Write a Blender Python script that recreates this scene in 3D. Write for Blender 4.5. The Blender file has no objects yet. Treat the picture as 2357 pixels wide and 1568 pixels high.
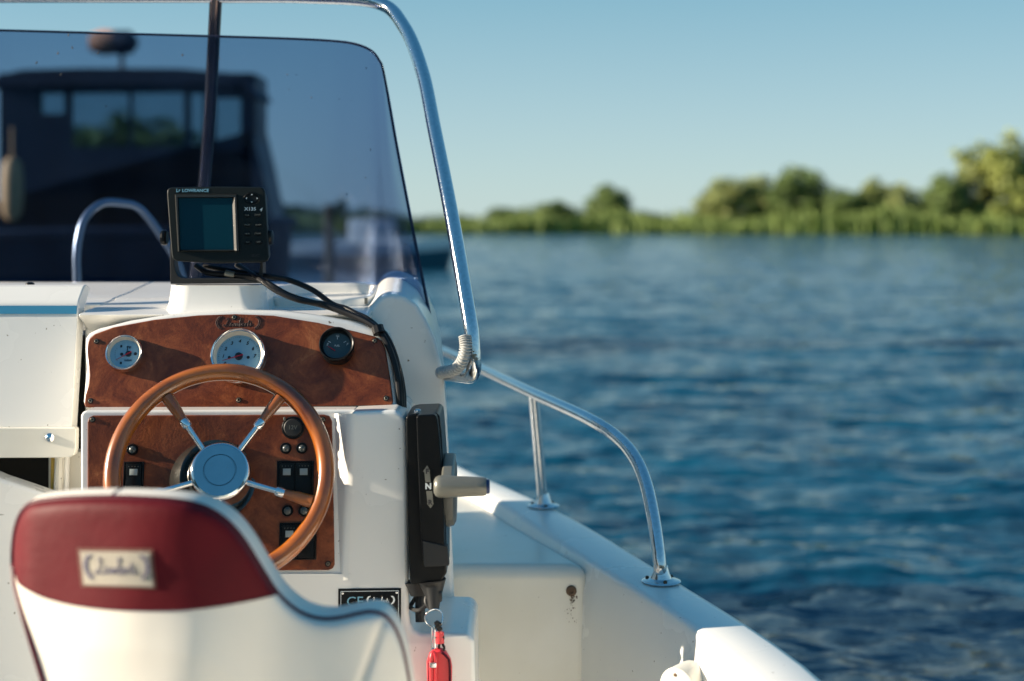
import bpy, bmesh, math, random
import numpy as np
from mathutils import Vector, Matrix
random.seed(7); np.random.seed(7)
SC = bpy.context.scene; COL = SC.collection
R = math.radians
# ------------------------------------------------------------------ camera
K = 0.72/2357.0; VH = 522.0; ZC = 1.4           # lens factor, horizon row, eye height above the water
cam = bpy.data.cameras.new('camera'); camo = bpy.data.objects.new('camera', cam); COL.objects.link(camo)
camo.location = (0, 0, ZC); camo.rotation_euler = (R(90), 0, 0)
cam.lens = 50; cam.sensor_width = 36; cam.clip_start = .05; cam.clip_end = 9000
cam.shift_y = -(1568/2-VH)/2357.0
cam.dof.use_dof = True; cam.dof.focus_distance = 2.52; cam.dof.aperture_fstop = 2.2; cam.dof.aperture_blades = 0
SC.camera = camo
# ------------------------------------------------------------------ light
SUN = Vector((1, .07, -.32)).normalized()
w = bpy.data.worlds.new('World'); SC.world = w; w.use_nodes = True
nt = w.node_tree; sk = nt.nodes.new('ShaderNodeTexSky'); sk.sky_type = 'NISHITA'; sk.sun_disc = False
sk.sun_elevation = math.asin(-SUN.z); sk.sun_rotation = math.atan2(-SUN.x, -SUN.y)
sk.air_density = 1.0; sk.dust_density = .35; sk.ozone_density = 1.3
hs = nt.nodes.new('ShaderNodeMix'); hs.data_type = 'RGBA'; hs.blend_type = 'MULTIPLY'; hs.inputs[0].default_value = 1
hs.inputs[7].default_value = (.84, .97, 1.08, 1)
nt.links.new(sk.outputs[0], hs.inputs[6]); 
mz = nt.nodes.new('ShaderNodeMix'); mz.data_type = 'RGBA'; mz.inputs[0].default_value = .74
gc = nt.nodes.new('ShaderNodeTexCoord'); sp_ = nt.nodes.new('ShaderNodeSeparateXYZ'); nt.links.new(gc.outputs['Generated'], sp_.inputs[0])
zr = nt.nodes.new('ShaderNodeValToRGB'); e_ = zr.color_ramp.elements; e_[0].position = 0; e_[0].color = (.47, .61, .63, 1); e_[1].position = 1; e_[1].color = (.03, .16, .32, 1)
for p_, c_ in ((.07, (.36, .52, .58, 1)), (.17, (.19, .40, .50, 1)), (.45, (.06, .235, .40, 1))): x_ = e_.new(p_); x_.color = c_
zs = nt.nodes.new('ShaderNodeVectorMath'); zs.operation = 'SCALE'; zs.inputs['Scale'].default_value = 10.0
nt.links.new(sp_.outputs['Z'], zr.inputs['Fac']); nt.links.new(zr.outputs['Color'], zs.inputs[0]); nt.links.new(zs.outputs[0], mz.inputs[7])
nt.links.new(hs.outputs[2], mz.inputs[6]); nt.links.new(mz.outputs[2], nt.nodes['Background'].inputs[0])
nt.nodes['Background'].inputs[1].default_value = .055
sun = bpy.data.lights.new('sun', 'SUN'); suno = bpy.data.objects.new('sun', sun); COL.objects.link(suno)
sun.energy = 5.0; sun.angle = R(.5); sun.color = (1, .86, .68)
suno.rotation_euler = SUN.to_track_quat('-Z', 'Y').to_euler(); suno.location = (-8, 0, 8)
SC.view_settings.view_transform = 'Standard'; SC.view_settings.look = 'None'; SC.view_settings.gamma = 1
SC.view_settings.exposure = 1.16
SC.cycles.max_bounces = 10; SC.cycles.transparent_max_bounces = 24; SC.cycles.glossy_bounces = 5
SC.cycles.caustics_reflective = False; SC.cycles.caustics_refractive = False

# ------------------------------------------------------------------ picture measurements -> places
def P(u, v, Y): return Vector(((u-1178.5)*K*Y, Y, ZC-(v-VH)*K*Y))
class Plane:                                     # a surface tilted back by t, passing row v0 at depth Y0
    def __init__(s, v0, Y0, t, yw=0, X0=0): s.yw = yw; s.X0 = X0; s.Y0 = Y0; s.z0 = ZC-(v0-VH)*K*Y0; s.t = math.tan(R(t)); s.ang = R(t)
    def __call__(s, u, v, off=0):
        Y = (s.Y0+(ZC-s.z0)*s.t-off-s.yw*s.X0)/(1+(v-VH)*K*s.t-(u-1178.5)*K*s.yw); return P(u, v, Y)
    def frame(s, u, v, off=0, yaw=0):
        p = s(u, v, off); c, d = math.cos(s.ang), math.sin(s.ang)
        m = Matrix(((1, 0, 0, p.x), (0, d, -c, p.y), (0, c, d, p.z), (0, 0, 0, 1)))
        if s.yw: m = Matrix.Translation(p) @ Matrix.Rotation(math.atan(s.yw), 4, 'Z') @ Matrix.Translation(-p) @ m
        return m @ Matrix.Rotation(yaw, 4, 'Y') if yaw else m

# ------------------------------------------------------------------ materials
def mat(name, col, rough=.5, metal=0, coat=0, var=0, vscale=8, bump=0, bscale=40, col2=None, spec=.5, dirt=0, detail=5):
    m = bpy.data.materials.new(name); m.use_nodes = True; n = m.node_tree.nodes; l = m.node_tree.links
    b = n['Principled BSDF']; b.inputs['Base Color'].default_value = (*col, 1); b.inputs['Roughness'].default_value = rough
    b.inputs['Metallic'].default_value = metal; b.inputs['Coat Weight'].default_value = coat; b.inputs['Coat Roughness'].default_value = .08
    b.inputs['Specular IOR Level'].default_value = spec
    tc = n.new('ShaderNodeTexCoord')
    out = None
    if var or col2:
        t = n.new('ShaderNodeTexNoise'); t.inputs['Scale'].default_value = vscale; t.inputs['Detail'].default_value = detail
        l.new(tc.outputs['Object'], t.inputs['Vector'])
        cr = n.new('ShaderNodeValToRGB'); cr.color_ramp.elements[0].position = .32; cr.color_ramp.elements[1].position = .68
        c2 = col2 or tuple(min(1, c*(1-var)) for c in col)
        cr.color_ramp.elements[0].color = (*c2, 1); cr.color_ramp.elements[1].color = (*col, 1)
        l.new(t.outputs['Fac'], cr.inputs['Fac']); out = cr.outputs['Color']
        mr = n.new('ShaderNodeMapRange'); mr.inputs['To Min'].default_value = rough*.8; mr.inputs['To Max'].default_value = min(1, rough*1.25)
        l.new(t.outputs['Fac'], mr.inputs['Value']); l.new(mr.outputs['Result'], b.inputs['Roughness'])
    if dirt:
        t2 = n.new('ShaderNodeTexNoise'); t2.inputs['Scale'].default_value = 95; t2.inputs['Detail'].default_value = 2
        l.new(tc.outputs['Object'], t2.inputs['Vector'])
        c2 = n.new('ShaderNodeValToRGB'); c2.color_ramp.elements[0].position = .735; c2.color_ramp.elements[1].position = .78
        l.new(t2.outputs['Fac'], c2.inputs['Fac'])
        mx = n.new('ShaderNodeMix'); mx.data_type = 'RGBA'; l.new(c2.outputs['Color'], mx.inputs[0])
        if out: l.new(out, mx.inputs[6])
        else: mx.inputs[6].default_value = (*col, 1)
        mx.inputs[7].default_value = (.22*dirt, .17*dirt, .12*dirt, 1); out = mx.outputs[2]
    if out: l.new(out, b.inputs['Base Color'])
    if bump:
        t = n.new('ShaderNodeTexNoise'); t.inputs['Scale'].default_value = bscale; t.inputs['Detail'].default_value = 3
        l.new(tc.outputs['Object'], t.inputs['Vector']); bp = n.new('ShaderNodeBump'); bp.inputs['Strength'].default_value = bump
        bp.inputs['Distance'].default_value = .01; l.new(t.outputs['Fac'], bp.inputs['Height']); l.new(bp.outputs['Normal'], b.inputs['Normal'])
    return m
M = {}
M['gel'] = mat('gelcoat', (.83, .815, .77), .26, coat=.3, var=.05, vscale=3, bump=.035, bscale=5, dirt=1)
M['gel_dirty'] = mat('worn_gelcoat', (.76, .74, .67), .33, coat=.2, col2=(.67, .64, .55), vscale=4, bump=.04, bscale=6, dirt=1)
M['chrome'] = mat('polished_steel', (.82, .83, .84), .09, metal=1, bump=.03, bscale=60)
M['tube'] = mat('stainless_tube', (.72, .74, .76), .09, metal=1, var=.15, vscale=160, bump=.05, bscale=220)
M['black'] = mat('black_plastic', (.004, .005, .006), .32, spec=.2, bump=.02, bscale=300)
M['blackmat'] = mat('matt_black', (.010, .011, .012), .55)
M['rubber'] = mat('cable_rubber', (.006, .006, .007), .4, spec=.3)
M['greybody'] = mat('instrument_shell', (.006, .009, .009), .42, spec=.22, bump=.04, bscale=600)
M['screen'] = mat('lcd', (.001, .030, .050), .3, spec=.12)
M['dial'] = mat('dial_sky_tint', (.26, .46, .58), .35)  # white dials; the blue of the reflected sky is put into their colour
M['dialdark'] = mat('dial_dark', (.03, .05, .06), .3, coat=.3)
M['mark'] = mat('print_black', (.02, .02, .025), .5)
M['markw'] = mat('print_white', (.62, .68, .70), .5)
M['markb'] = mat('print_blue', (.16, .38, .50), .5)
M['red'] = mat('needle_red', (.5, .01, .04), .4)
M['vinylred'] = mat('red_vinyl', (.125, .004, .009), .58, var=.22, vscale=14, bump=.06, bscale=90, spec=.2)
M['vinyl'] = mat('cream_vinyl', (.86, .80, .70), .46, var=.07, vscale=5, bump=.025, bscale=14, spec=.3)
M['piping'] = mat('maroon_piping', (.085, .008, .020), .5, spec=.2)
M['label'] = mat('label_cloth', (.78, .72, .60), .7, var=.06, vscale=30)
M['labelb'] = mat('label_border', (.30, .14, .11), .7)
M['ink'] = mat('label_ink', (.12, .11, .17), .6)
M['burn'] = mat('burnt_mark', (.03, .006, .004), .6)
M['alu'] = mat('grey_handle', (.17, .17, .145), .38, metal=.25, coat=.2, bump=.03, bscale=200)
M['bluecap'] = mat('blue_cap', (.02, .04, .12), .35)
M['lamp_glass'] = mat('grey_lens', (.34, .37, .35), .25, coat=.4)
M['hose'] = mat('grey_hose', (.42, .43, .42), .5)
M['redfloat'] = mat('red_foam', (.75, .04, .05), .4, coat=.2, bump=.05, bscale=200)
M['redcord'] = mat('red_cord', (.35, .01, .04), .5)
M['shade_band'] = mat('blue_shade_band', (.045, .25, .42), .3, coat=.3)  # bluish shade on the white hatch, given as a colour
M['yellow'] = mat('yellow_pipe', (.55, .36, .06), .5)
M['stain'] = mat('rust_stain', (.12, .07, .04), .7)
M['screwhead'] = mat('dull_screw', (.20, .17, .13), .35, metal=.8)
M['blens'] = mat('button_lens', (.09, .10, .095), .22, coat=.3)
M['strutmat'] = mat('shaded_steel_strut', (.20, .15, .15), .25, metal=.9)  # steel darkened to carry the shade on the strut
M['satin'] = mat('satin_steel', (.55, .52, .55), .35, metal=.9)
M['cap'] = mat('hub_cap_metal', (.40, .50, .54), .12, metal=1, var=.1, vscale=30, bump=.04, bscale=50)
M['alud'] = mat('dark_grey_hub', (.08, .085, .08), .4)
M['bell'] = mat('column_metal', (.12, .12, .11), .25, metal=.9, bump=.02, bscale=80)
M['dark'] = mat('unlit_black', (.008, .007, .006), .8)  # black for the unlit cabin, also used in the screw recesses
def wood_burl():
    m = bpy.data.materials.new('burl_veneer'); m.use_nodes = True; n = m.node_tree.nodes; l = m.node_tree.links; b = n['Principled BSDF']
    tc = n.new('ShaderNodeTexCoord')
    a = n.new('ShaderNodeTexNoise'); a.inputs['Scale'].default_value = 15; a.inputs['Detail'].default_value = 12; a.inputs['Distortion'].default_value = .7; a.inputs['Roughness'].default_value = .74
    l.new(tc.outputs['Object'], a.inputs['Vector'])
    r = n.new('ShaderNodeValToRGB'); e = r.color_ramp.elements
    e[0].position = .30; e[0].color = (.06, .011, .003, 1); e[1].position = .76; e[1].color = (.50, .19, .07, 1)
    x = e.new(.48); x.color = (.16, .034, .009, 1); x = e.new(.60); x.color = (.26, .068, .020, 1)
    l.new(a.outputs['Fac'], r.inputs['Fac'])
    v = n.new('ShaderNodeTexVoronoi'); v.inputs['Scale'].default_value = 42; v.inputs['Randomness'].default_value = 1
    ad = n.new('ShaderNodeMix'); ad.data_type = 'RGBA'; ad.inputs[0].default_value = .15; l.new(tc.outputs['Object'], ad.inputs[6]); l.new(a.outputs['Color'], ad.inputs[7])
    l.new(ad.outputs[2], v.inputs['Vector'])
    r2 = n.new('ShaderNodeValToRGB'); r2.color_ramp.elements[0].position = .05; r2.color_ramp.elements[0].color = (.45, .40, .40, 1); r2.color_ramp.elements[1].position = .30; r2.color_ramp.elements[1].color = (1, 1, 1, 1)
    l.new(v.outputs['Distance'], r2.inputs['Fac'])
    mx = n.new('ShaderNodeMix'); mx.data_type = 'RGBA'; mx.blend_type = 'MULTIPLY'; mx.inputs[0].default_value = .7
    l.new(r.outputs['Color'], mx.inputs[6]); l.new(r2.outputs['Color'], mx.inputs[7]); l.new(mx.outputs[2], b.inputs['Base Color'])
    f = n.new('ShaderNodeTexNoise'); f.inputs['Scale'].default_value = 260; f.inputs['Detail'].default_value = 2; l.new(tc.outputs['Object'], f.inputs['Vector'])
    bp = n.new('ShaderNodeBump'); bp.inputs['Strength'].default_value = .18; bp.inputs['Distance'].default_value = .002; l.new(f.outputs['Fac'], bp.inputs['Height']); l.new(bp.outputs['Normal'], b.inputs['Normal'])
    b.inputs['Roughness'].default_value = .38; b.inputs['Specular IOR Level'].default_value = .4
    return m
M['burl'] = wood_burl()
def wood_rim():
    m = bpy.data.materials.new('varnished_wood'); m.use_nodes = True; n = m.node_tree.nodes; l = m.node_tree.links; b = n['Principled BSDF']
    tc = n.new('ShaderNodeTexCoord'); a = n.new('ShaderNodeTexNoise'); a.inputs['Scale'].default_value = 30; a.inputs['Detail'].default_value = 6; a.inputs['Distortion'].default_value = .8
    mp = n.new('ShaderNodeMapping'); mp.inputs['Scale'].default_value = (.35, .35, 2.2); l.new(tc.outputs['Object'], mp.inputs['Vector']); l.new(mp.outputs[0], a.inputs['Vector'])
    r = n.new('ShaderNodeValToRGB'); e = r.color_ramp.elements; e[0].position = .3; e[0].color = (.10, .020, .004, 1); e[1].position = .74; e[1].color = (.44, .12, .007, 1)
    l.new(a.outputs['Fac'], r.inputs['Fac']); l.new(r.outputs['Color'], b.inputs['Base Color'])
    b.inputs['Roughness'].default_value = .30; b.inputs['Coat Weight'].default_value = .9; b.inputs['Coat Roughness'].default_value = .07
    return m
M['wood'] = wood_rim()
def glass_tint(name, tint, refl=.06, rough=0.0, haze=.0, hcol=(.3, .35, .45)):
    m = bpy.data.materials.new(name); m.use_nodes = True; n = m.node_tree.nodes; l = m.node_tree.links
    n.remove(n['Principled BSDF']); t = n.new('ShaderNodeBsdfTransparent')
    lw = n.new('ShaderNodeLayerWeight'); lw.inputs[0].default_value = .5; cm = n.new('ShaderNodeMix'); cm.data_type = 'RGBA'; cm.inputs[6].default_value = (*tint, 1); cm.inputs[7].default_value = (tint[0]**2.2, tint[1]**2.6, tint[2]**2.2, 1)
    l.new(lw.outputs['Facing'], cm.inputs[0]); l.new(cm.outputs[2], t.inputs[0])
    g = n.new('ShaderNodeBsdfGlossy'); g.inputs['Roughness'].default_value = rough; fr = n.new('ShaderNodeFresnel'); fr.inputs[0].default_value = 1.33
    mx = n.new('ShaderNodeMixShader'); fm = n.new('ShaderNodeMath'); fm.operation = 'MULTIPLY'; fm.inputs[1].default_value = .12; l.new(fr.outputs[0], fm.inputs[0]); l.new(fm.outputs[0], mx.inputs[0]); l.new(t.outputs[0], mx.inputs[1]); l.new(g.outputs[0], mx.inputs[2])
    sh = mx.outputs[0]
    if haze:
        d = n.new('ShaderNodeBsdfDiffuse'); d.inputs[0].default_value = (*hcol, 1); tc = n.new('ShaderNodeTexCoord')
        no = n.new('ShaderNodeTexNoise'); no.inputs['Scale'].default_value = 5; no.inputs['Detail'].default_value = 8; mp = n.new('ShaderNodeMapping'); mp.inputs['Scale'].default_value = (2.5, 1, .6)
        l.new(tc.outputs['Object'], mp.inputs[0]); l.new(mp.outputs[0], no.inputs['Vector'])
        s = n.new('ShaderNodeTexNoise'); s.inputs['Scale'].default_value = 70; l.new(tc.outputs['Object'], s.inputs['Vector'])
        c = n.new('ShaderNodeMapRange'); c.inputs[1].default_value = .3; c.inputs[2].default_value = .75; c.inputs[3].default_value = haze*.4; c.inputs[4].default_value = haze*1.8; l.new(no.outputs['Fac'], c.inputs[0])
        m2 = n.new('ShaderNodeMixShader'); l.new(c.outputs[0], m2.inputs[0]); l.new(sh, m2.inputs[1]); l.new(d.outputs[0], m2.inputs[2]); sh = m2.outputs[0]
    l.new(sh, n['Material Output'].inputs[0]); return m
M['tint'] = glass_tint('tinted_acrylic', (.51, .61, .72), rough=.12, haze=.022, hcol=(.08, .17, .34))
M['tintedge'] = mat('acrylic_edge', (.012, .010, .03), .15, coat=.5)
M['boatglass'] = glass_tint('boat_glass', (.55, .66, .70), haze=.05, hcol=(.2, .25, .3))

# ------------------------------------------------------------------ object helpers
WL = {}
def _link(name, me, mats, parent):
    o = bpy.data.objects.new(name, me); COL.objects.link(o)
    for m in (mats if isinstance(mats, (list, tuple)) else [mats]): me.materials.append(M[m] if isinstance(m, str) else m)
    if parent is not None:
        o.parent = parent; o.matrix_parent_inverse = Matrix.Translation(-WL[parent.name])
    return o
def obj(name, bm, mats, parent=None, sharp=35, wn=False, recenter=True, smooth=True, mw=None):
    if mw is None and recenter and len(bm.verts):
        xs = [v.co for v in bm.verts]
        c = Vector([(min(p[i] for p in xs)+max(p[i] for p in xs))/2 for i in range(3)])
        bmesh.ops.translate(bm, verts=bm.verts, vec=-c); mw = Matrix.Translation(c)
    me = bpy.data.meshes.new(name); bmesh.ops.recalc_face_normals(bm, faces=bm.faces); bm.to_mesh(me); bm.free()
    if smooth:
        me.shade_smooth(); me.set_sharp_from_angle(angle=R(sharp))
    o = _link(name, me, mats, parent)
    if mw is not None: o.matrix_basis = mw
    if parent is not None and mw is not None and parent.get('_m'): pass
    WL[o.name] = o.matrix_basis.translation.copy()
    if parent is not None and not is_identity_rot(parent): # rotated parents need the full inverse
        o.matrix_parent_inverse = WM[parent.name].inverted()
    WM[o.name] = o.matrix_basis.copy()
    if wn:
        q = o.modifiers.new('weighted', 'WEIGHTED_NORMAL'); q.keep_sharp = True
    return o
WM = {}
def is_identity_rot(p): return WM[p.name].to_3x3() == Matrix.Identity(3)
def tag(o, label, cat=None, group=None, kind=None):
    if label: o['label'] = label
    if cat: o['category'] = cat
    if group: o['group'] = group
    if kind: o['kind'] = kind
    return o
def empty(name, loc, label=None, cat=None, group=None):
    o = bpy.data.objects.new(name, None); COL.objects.link(o); o.location = loc; o.empty_display_size = .1
    WL[o.name] = Vector(loc); WM[o.name] = Matrix.Translation(Vector(loc)); return tag(o, label, cat, group)
def BM(): return bmesh.new()
def merge(dst, src, mtx=None):
    me = bpy.data.meshes.new('t'); src.to_mesh(me); src.free()
    if mtx is not None: me.transform(mtx)
    dst.from_mesh(me); bpy.data.meshes.remove(me)
def prism(dst, front, back, bev=0, seg=3, mtx=None, mi=0, ang=30, taper=None):
    """solid from a front outline pushed by the vector back; bev rounds its edges"""
    bm = bmesh.new(); back = Vector(back)
    f = [bm.verts.new(p) for p in front]
    bp = [p+back for p in front] if taper is None else [Vector(t) for t in taper]
    b = [bm.verts.new(p) for p in bp]; n = len(f)
    bm.faces.new(f); bm.faces.new(b[::-1])
    for i in range(n): bm.faces.new((f[i], b[i], b[(i+1) % n], f[(i+1) % n]))
    bmesh.ops.recalc_face_normals(bm, faces=bm.faces)
    if bev:
        bm.edges.ensure_lookup_table()
        es = [e for e in bm.edges if len(e.link_faces) == 2 and e.calc_face_angle(0) > R(ang)]
        bmesh.ops.bevel(bm, geom=es, offset=bev, segments=seg, profile=.5, affect='EDGES', clamp_overlap=True)
    for fc in bm.faces: fc.material_index = mi
    merge(dst, bm, mtx)
def box(dst, c, s, bev=0, mtx=None, mi=0):
    x, y, z = s[0]/2, s[1]/2, s[2]/2; c = Vector(c)
    prism(dst, [c+Vector(p) for p in ((-x, -y, -z), (x, -y, -z), (x, -y, z), (-x, -y, z))], (0, 2*y, 0), bev, 2, mtx, mi)
def catmull(pts, n=8):
    pts = [Vector(p) for p in pts]; out = []
    q = [pts[0]*2-pts[1]]+pts+[pts[-1]*2-pts[-2]]
    for i in range(1, len(q)-2):
        a, b, c, d = q[i-1:i+3]
        for j in range(n):
            t = j/n; out.append(.5*((2*b)+(c-a)*t+(2*a-5*b+4*c-d)*t*t+(3*b-a-3*c+d)*t**3))
    out.append(pts[-1]); return out
def fillet(pts, r, n=8):
    """straight runs with rounded corners of radius about r"""
    pts = [Vector(p) for p in pts]; out = [pts[0]]
    for i in range(1, len(pts)-1):
        a, b, c = pts[i-1:i+2]; rr = r[i-1] if isinstance(r, (list, tuple)) else r
        d1 = (a-b); d2 = (c-b); rr = min(rr, d1.length*.48, d2.length*.48)
        p0 = b+d1.normalized()*rr; p2 = b+d2.normalized()*rr
        for j in range(n+1):
            t = j/n; out.append(p0*(1-t)**2+b*2*t*(1-t)+p2*t*t)
    out.append(pts[-1]); return out
def tube(dst, pts, r, seg=12, cap=True, mtx=None, mi=0, closed=False, ry=None):
    bm = bmesh.new(); pts = [Vector(p) for p in pts]; n = len(pts); rs = r if isinstance(r, (list, tuple)) else [r]*n
    T = []
    for i in range(n):
        if closed: T.append((pts[(i+1) % n]-pts[i-1]).normalized())
        else: T.append((pts[min(i+1, n-1)]-pts[max(i-1, 0)]).normalized())
    up = Vector((0, 0, 1)) if abs(T[0].z) < .9 else Vector((1, 0, 0))
    N = (up-T[0]*up.dot(T[0])).normalized(); rings = []
    for i in range(n):
        N = (N-T[i]*N.dot(T[i])).normalized(); B = T[i].cross(N)
        rings.append([bm.verts.new(pts[i]+N*math.cos(2*math.pi*k/seg)*rs[i]+B*math.sin(2*math.pi*k/seg)*(rs[i] if ry is None else ry)) for k in range(seg)])
    for i in range(n if closed else n-1):
        a, b = rings[i], rings[(i+1) % n]
        for k in range(seg): bm.faces.new((a[k], a[(k+1) % seg], b[(k+1) % seg], b[k]))
    if cap and not closed: bm.faces.new(rings[0][::-1]); bm.faces.new(rings[-1])
    for f in bm.faces: f.material_index = mi
    merge(dst, bm, mtx)
def lathe(dst, prof, seg=32, mtx=None, mi=0, sx=1, sy=1):
    """profile of (r, z) turned about local z"""
    bm = bmesh.new(); rings = []
    for r, z in prof:
        if r < 1e-6: rings.append([bm.verts.new((0, 0, z))])
        else: rings.append([bm.verts.new((r*sx*math.cos(2*math.pi*k/seg), r*sy*math.sin(2*math.pi*k/seg), z)) for k in range(seg)])
    for a, b in zip(rings, rings[1:]):
        for k in range(seg):
            k2 = (k+1) % seg
            if len(a) == 1 and len(b) == 1: continue
            if len(a) == 1: bm.faces.new((a[0], b[k2], b[k]))
            elif len(b) == 1: bm.faces.new((a[k], a[k2], b[0]))
            else: bm.faces.new((a[k], a[k2], b[k2], b[k]))
    for f in bm.faces: f.material_index = mi
    merge(dst, bm, mtx)
def text(dst, s, size, mtx, shear=0, ext=.0003, mi=0, bold=0, sx=1):
    c = bpy.data.curves.new('txt', 'FONT'); c.body = s; c.size = size; c.align_x = 'CENTER'; c.align_y = 'CENTER'; c.shear = shear; c.extrude = ext; c.offset = bold; c.resolution_u = 3
    o = bpy.data.objects.new('txt', c); COL.objects.link(o); bpy.context.view_layer.update()
    me = bpy.data.meshes.new_from_object(o.evaluated_get(bpy.context.evaluated_depsgraph_get()))
    bpy.data.objects.remove(o); bpy.data.curves.remove(c)
    me.transform(mtx @ Matrix.Diagonal((sx, 1, 1, 1))); 
    n0 = len(dst.faces); dst.from_mesh(me); dst.faces.ensure_lookup_table()
    for f in dst.faces[n0:]: f.material_index = mi
    bpy.data.meshes.remove(me)
SCRIPT = [  # a handwritten word, strokes in a 10 x 3 box
 [(.9, 2.3), (1.3, 2.8), (1.5, 2.3), (1.0, 1.1), (.5, .5), (.1, .6), (.4, .9), (1.1, .6), (1.8, .45), (2.2, .8)],
 [(2.9, 1.3), (2.5, 1.4), (2.2, .9), (2.4, .5), (2.9, 1.0), (2.9, .6), (3.2, .6)],
 [(3.3, .5), (3.5, 1.3), (3.4, .5), (3.9, 1.3), (3.9, .5), (4.4, 1.3), (4.4, .6), (4.7, .6)],
 [(4.8, 1.0), (5.5, 2.6), (5.3, 2.7), (5.0, .6), (5.4, .5), (5.7, 1.0), (5.4, 1.3)],
 [(5.9, .9), (6.3, 1.2), (6.2, 1.4), (5.9, 1.0), (6.1, .5), (6.6, .7)],
 [(6.7, .5), (6.9, 1.3), (6.9, 1.1), (7.3, 1.35), (7.4, 1.2)],
 [(7.9, 2.2), (7.6, .7), (7.9, .5), (8.1, .7)], [(7.5, 1.5), (8.2, 1.5)],
 [(8.5, 1.3), (8.4, .6), (8.8, .6)], [(8.65, 1.75), (8.68, 1.8)]]
def emblem(dst, wdt, mtx, r, mi=0, laurel=True):
    """handwritten name between two laurel branches, wdt wide, in the local xy plane"""
    s = wdt/13.5; T = mtx @ Matrix.Scale(s, 4)
    for st in SCRIPT: tube(dst, [T @ Vector((x-4.6, (y-1.2)*1.15, 0)) for x, y in [tuple(p)[:2] for p in catmull([(a, b, 0) for a, b in st], 4)]], r, 5, mi=mi)
    if laurel:
        for sg in (-1, 1):
            arc = [Vector((sg*(4.7+1.9*math.cos(a)), 2.0*math.sin(a)+.1, 0)) for a in [R(-75+150*i/14) for i in range(15)]]
            tube(dst, [T @ p for p in arc], r*.8, 5, mi=mi)
            for i, p in enumerate(arc[1:-1]):
                for q in (-1, 1):
                    d = Vector((q*.45*sg+.1, .55, 0)); tube(dst, [T @ p, T @ (p+d*.5), T @ (p+d)], [r*.6, r*1.5, r*.3], 5, mi=mi)
def screw(u, v, pl, parent, r=.0042, off=.0):
    b = BM(); m = pl.frame(u, v, off)
    lathe(b, [(r, -.001), (r, .0012), (r*.8, .002), (r*.55, .002), (r*.5, .0006), (0, .0006)], 16, mi=0)
    lathe(b, [(r*1.5, -.001), (r*1.5, .0005), (r, .0008)], 16, mi=1)
    box(b, (0, 0, .0012), (r*.9, r*.18, .0008), mi=1); box(b, (0, 0, .0012), (r*.18, r*.9, .0008), mi=1)
    return obj('screw', b, ['screwhead', 'dark'], parent, mw=m)

# ================================================================== SETTING
def G(u, v):                                     # point on the gunwale's top surface (it rises a little towards the bow)
    Y = .744/((v-VH)*K+.03); return P(u, v, Y)
def river():
    a0 = R(40); ang = np.concatenate([np.linspace(-math.pi, -a0, 60, endpoint=False), np.linspace(-a0, a0, 620), np.linspace(a0, math.pi, 61)[1:-1]])
    rr = [1e-3, 1.0, 2.0]
    while rr[-1] < 160: rr.append(rr[-1]*1.0085)
    while rr[-1] < 6500: rr.append(rr[-1]*1.12)
    rr = np.array(rr); A, Rr = np.meshgrid(ang, rr); X = np.sin(A)*Rr; Y = np.cos(A)*Rr; Z = np.zeros_like(X)
    rng = np.random.RandomState(3)
    for i in range(90):
        lam = .16*(12**(rng.rand()**1.2)); th = rng.normal(R(84), R(33)); k = 2*math.pi/lam
        ph = k*(X*math.cos(th)+Y*math.sin(th)*1.0)+rng.rand()*6.28
        amp = .0027*lam**.5
        fade = np.clip(1.25-Rr/(lam*110), 0, 1)
        g = .55+.45*np.sin(X*.31*rng.rand()+Y*.5*rng.rand()+rng.rand()*6)
        Z += amp*fade*g*(np.sin(ph)+.25*np.sin(2*ph+1))*1.55
    near = np.clip((Rr-1.5)/1.5, 0, 1); Z *= near; Z[Rr > 160] = 0
    n, m = X.shape; me = bpy.data.meshes.new('river'); me.vertices.add(n*m)
    me.vertices.foreach_set('co', np.stack([X, Y, Z], -1).astype(np.float32).ravel())
    i = np.arange(n-1)[:, None]; j = np.arange(m)[None, :]; j2 = (j+1) % m
    q = np.stack([i*m+j, (i+1)*m+j, (i+1)*m+j2, i*m+j2], -1).reshape(-1, 4).astype(np.int32)
    me.loops.add(q.size); me.polygons.add(len(q)); me.loops.foreach_set('vertex_index', q.ravel())
    me.polygons.foreach_set('loop_start', np.arange(0, q.size, 4, dtype=np.int32)); me.polygons.foreach_set('loop_total', np.full(len(q), 4, dtype=np.int32))
    me.update(calc_edges=True); me.validate(); me.shade_smooth()
    mt = bpy.data.materials.new('river_water'); mt.use_nodes = True; nd = mt.node_tree.nodes; l = mt.node_tree.links; b = nd['Principled BSDF']
    b.inputs['Base Color'].default_value = (.003, .052, .098, 1); b.inputs['Specular IOR Level'].default_value = .55; b.inputs['Roughness'].default_value = .10; b.inputs['IOR'].default_value = 1.33
    tc = nd.new('ShaderNodeTexCoord'); mp = nd.new('ShaderNodeMapping'); mp.inputs['Scale'].default_value = (.42, 1, 1); l.new(tc.outputs['Object'], mp.inputs[0])
    h = None
    for sc_, st, ds in ((14, .7, .02), (5, .9, .06), (1.6, 1, .22), (.35, 1, .9)):
        t = nd.new('ShaderNodeTexNoise'); t.inputs['Scale'].default_value = sc_; t.inputs['Detail'].default_value = 3; l.new(mp.outputs[0], t.inputs['Vector'])
        bp = nd.new('ShaderNodeBump'); bp.inputs['Strength'].default_value = st; bp.inputs['Distance'].default_value = ds; l.new(t.outputs['Fac'], bp.inputs['Height'])
        if h: l.new(h, bp.inputs['Normal'])
        h = bp.outputs['Normal']
    l.new(h, b.inputs['Normal'])
    o = bpy.data.objects.new('river', me); COL.objects.link(o); me.materials.append(mt); tag(o, 'choppy deep blue river water', kind='structure')
river()
LEAF = []
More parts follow.
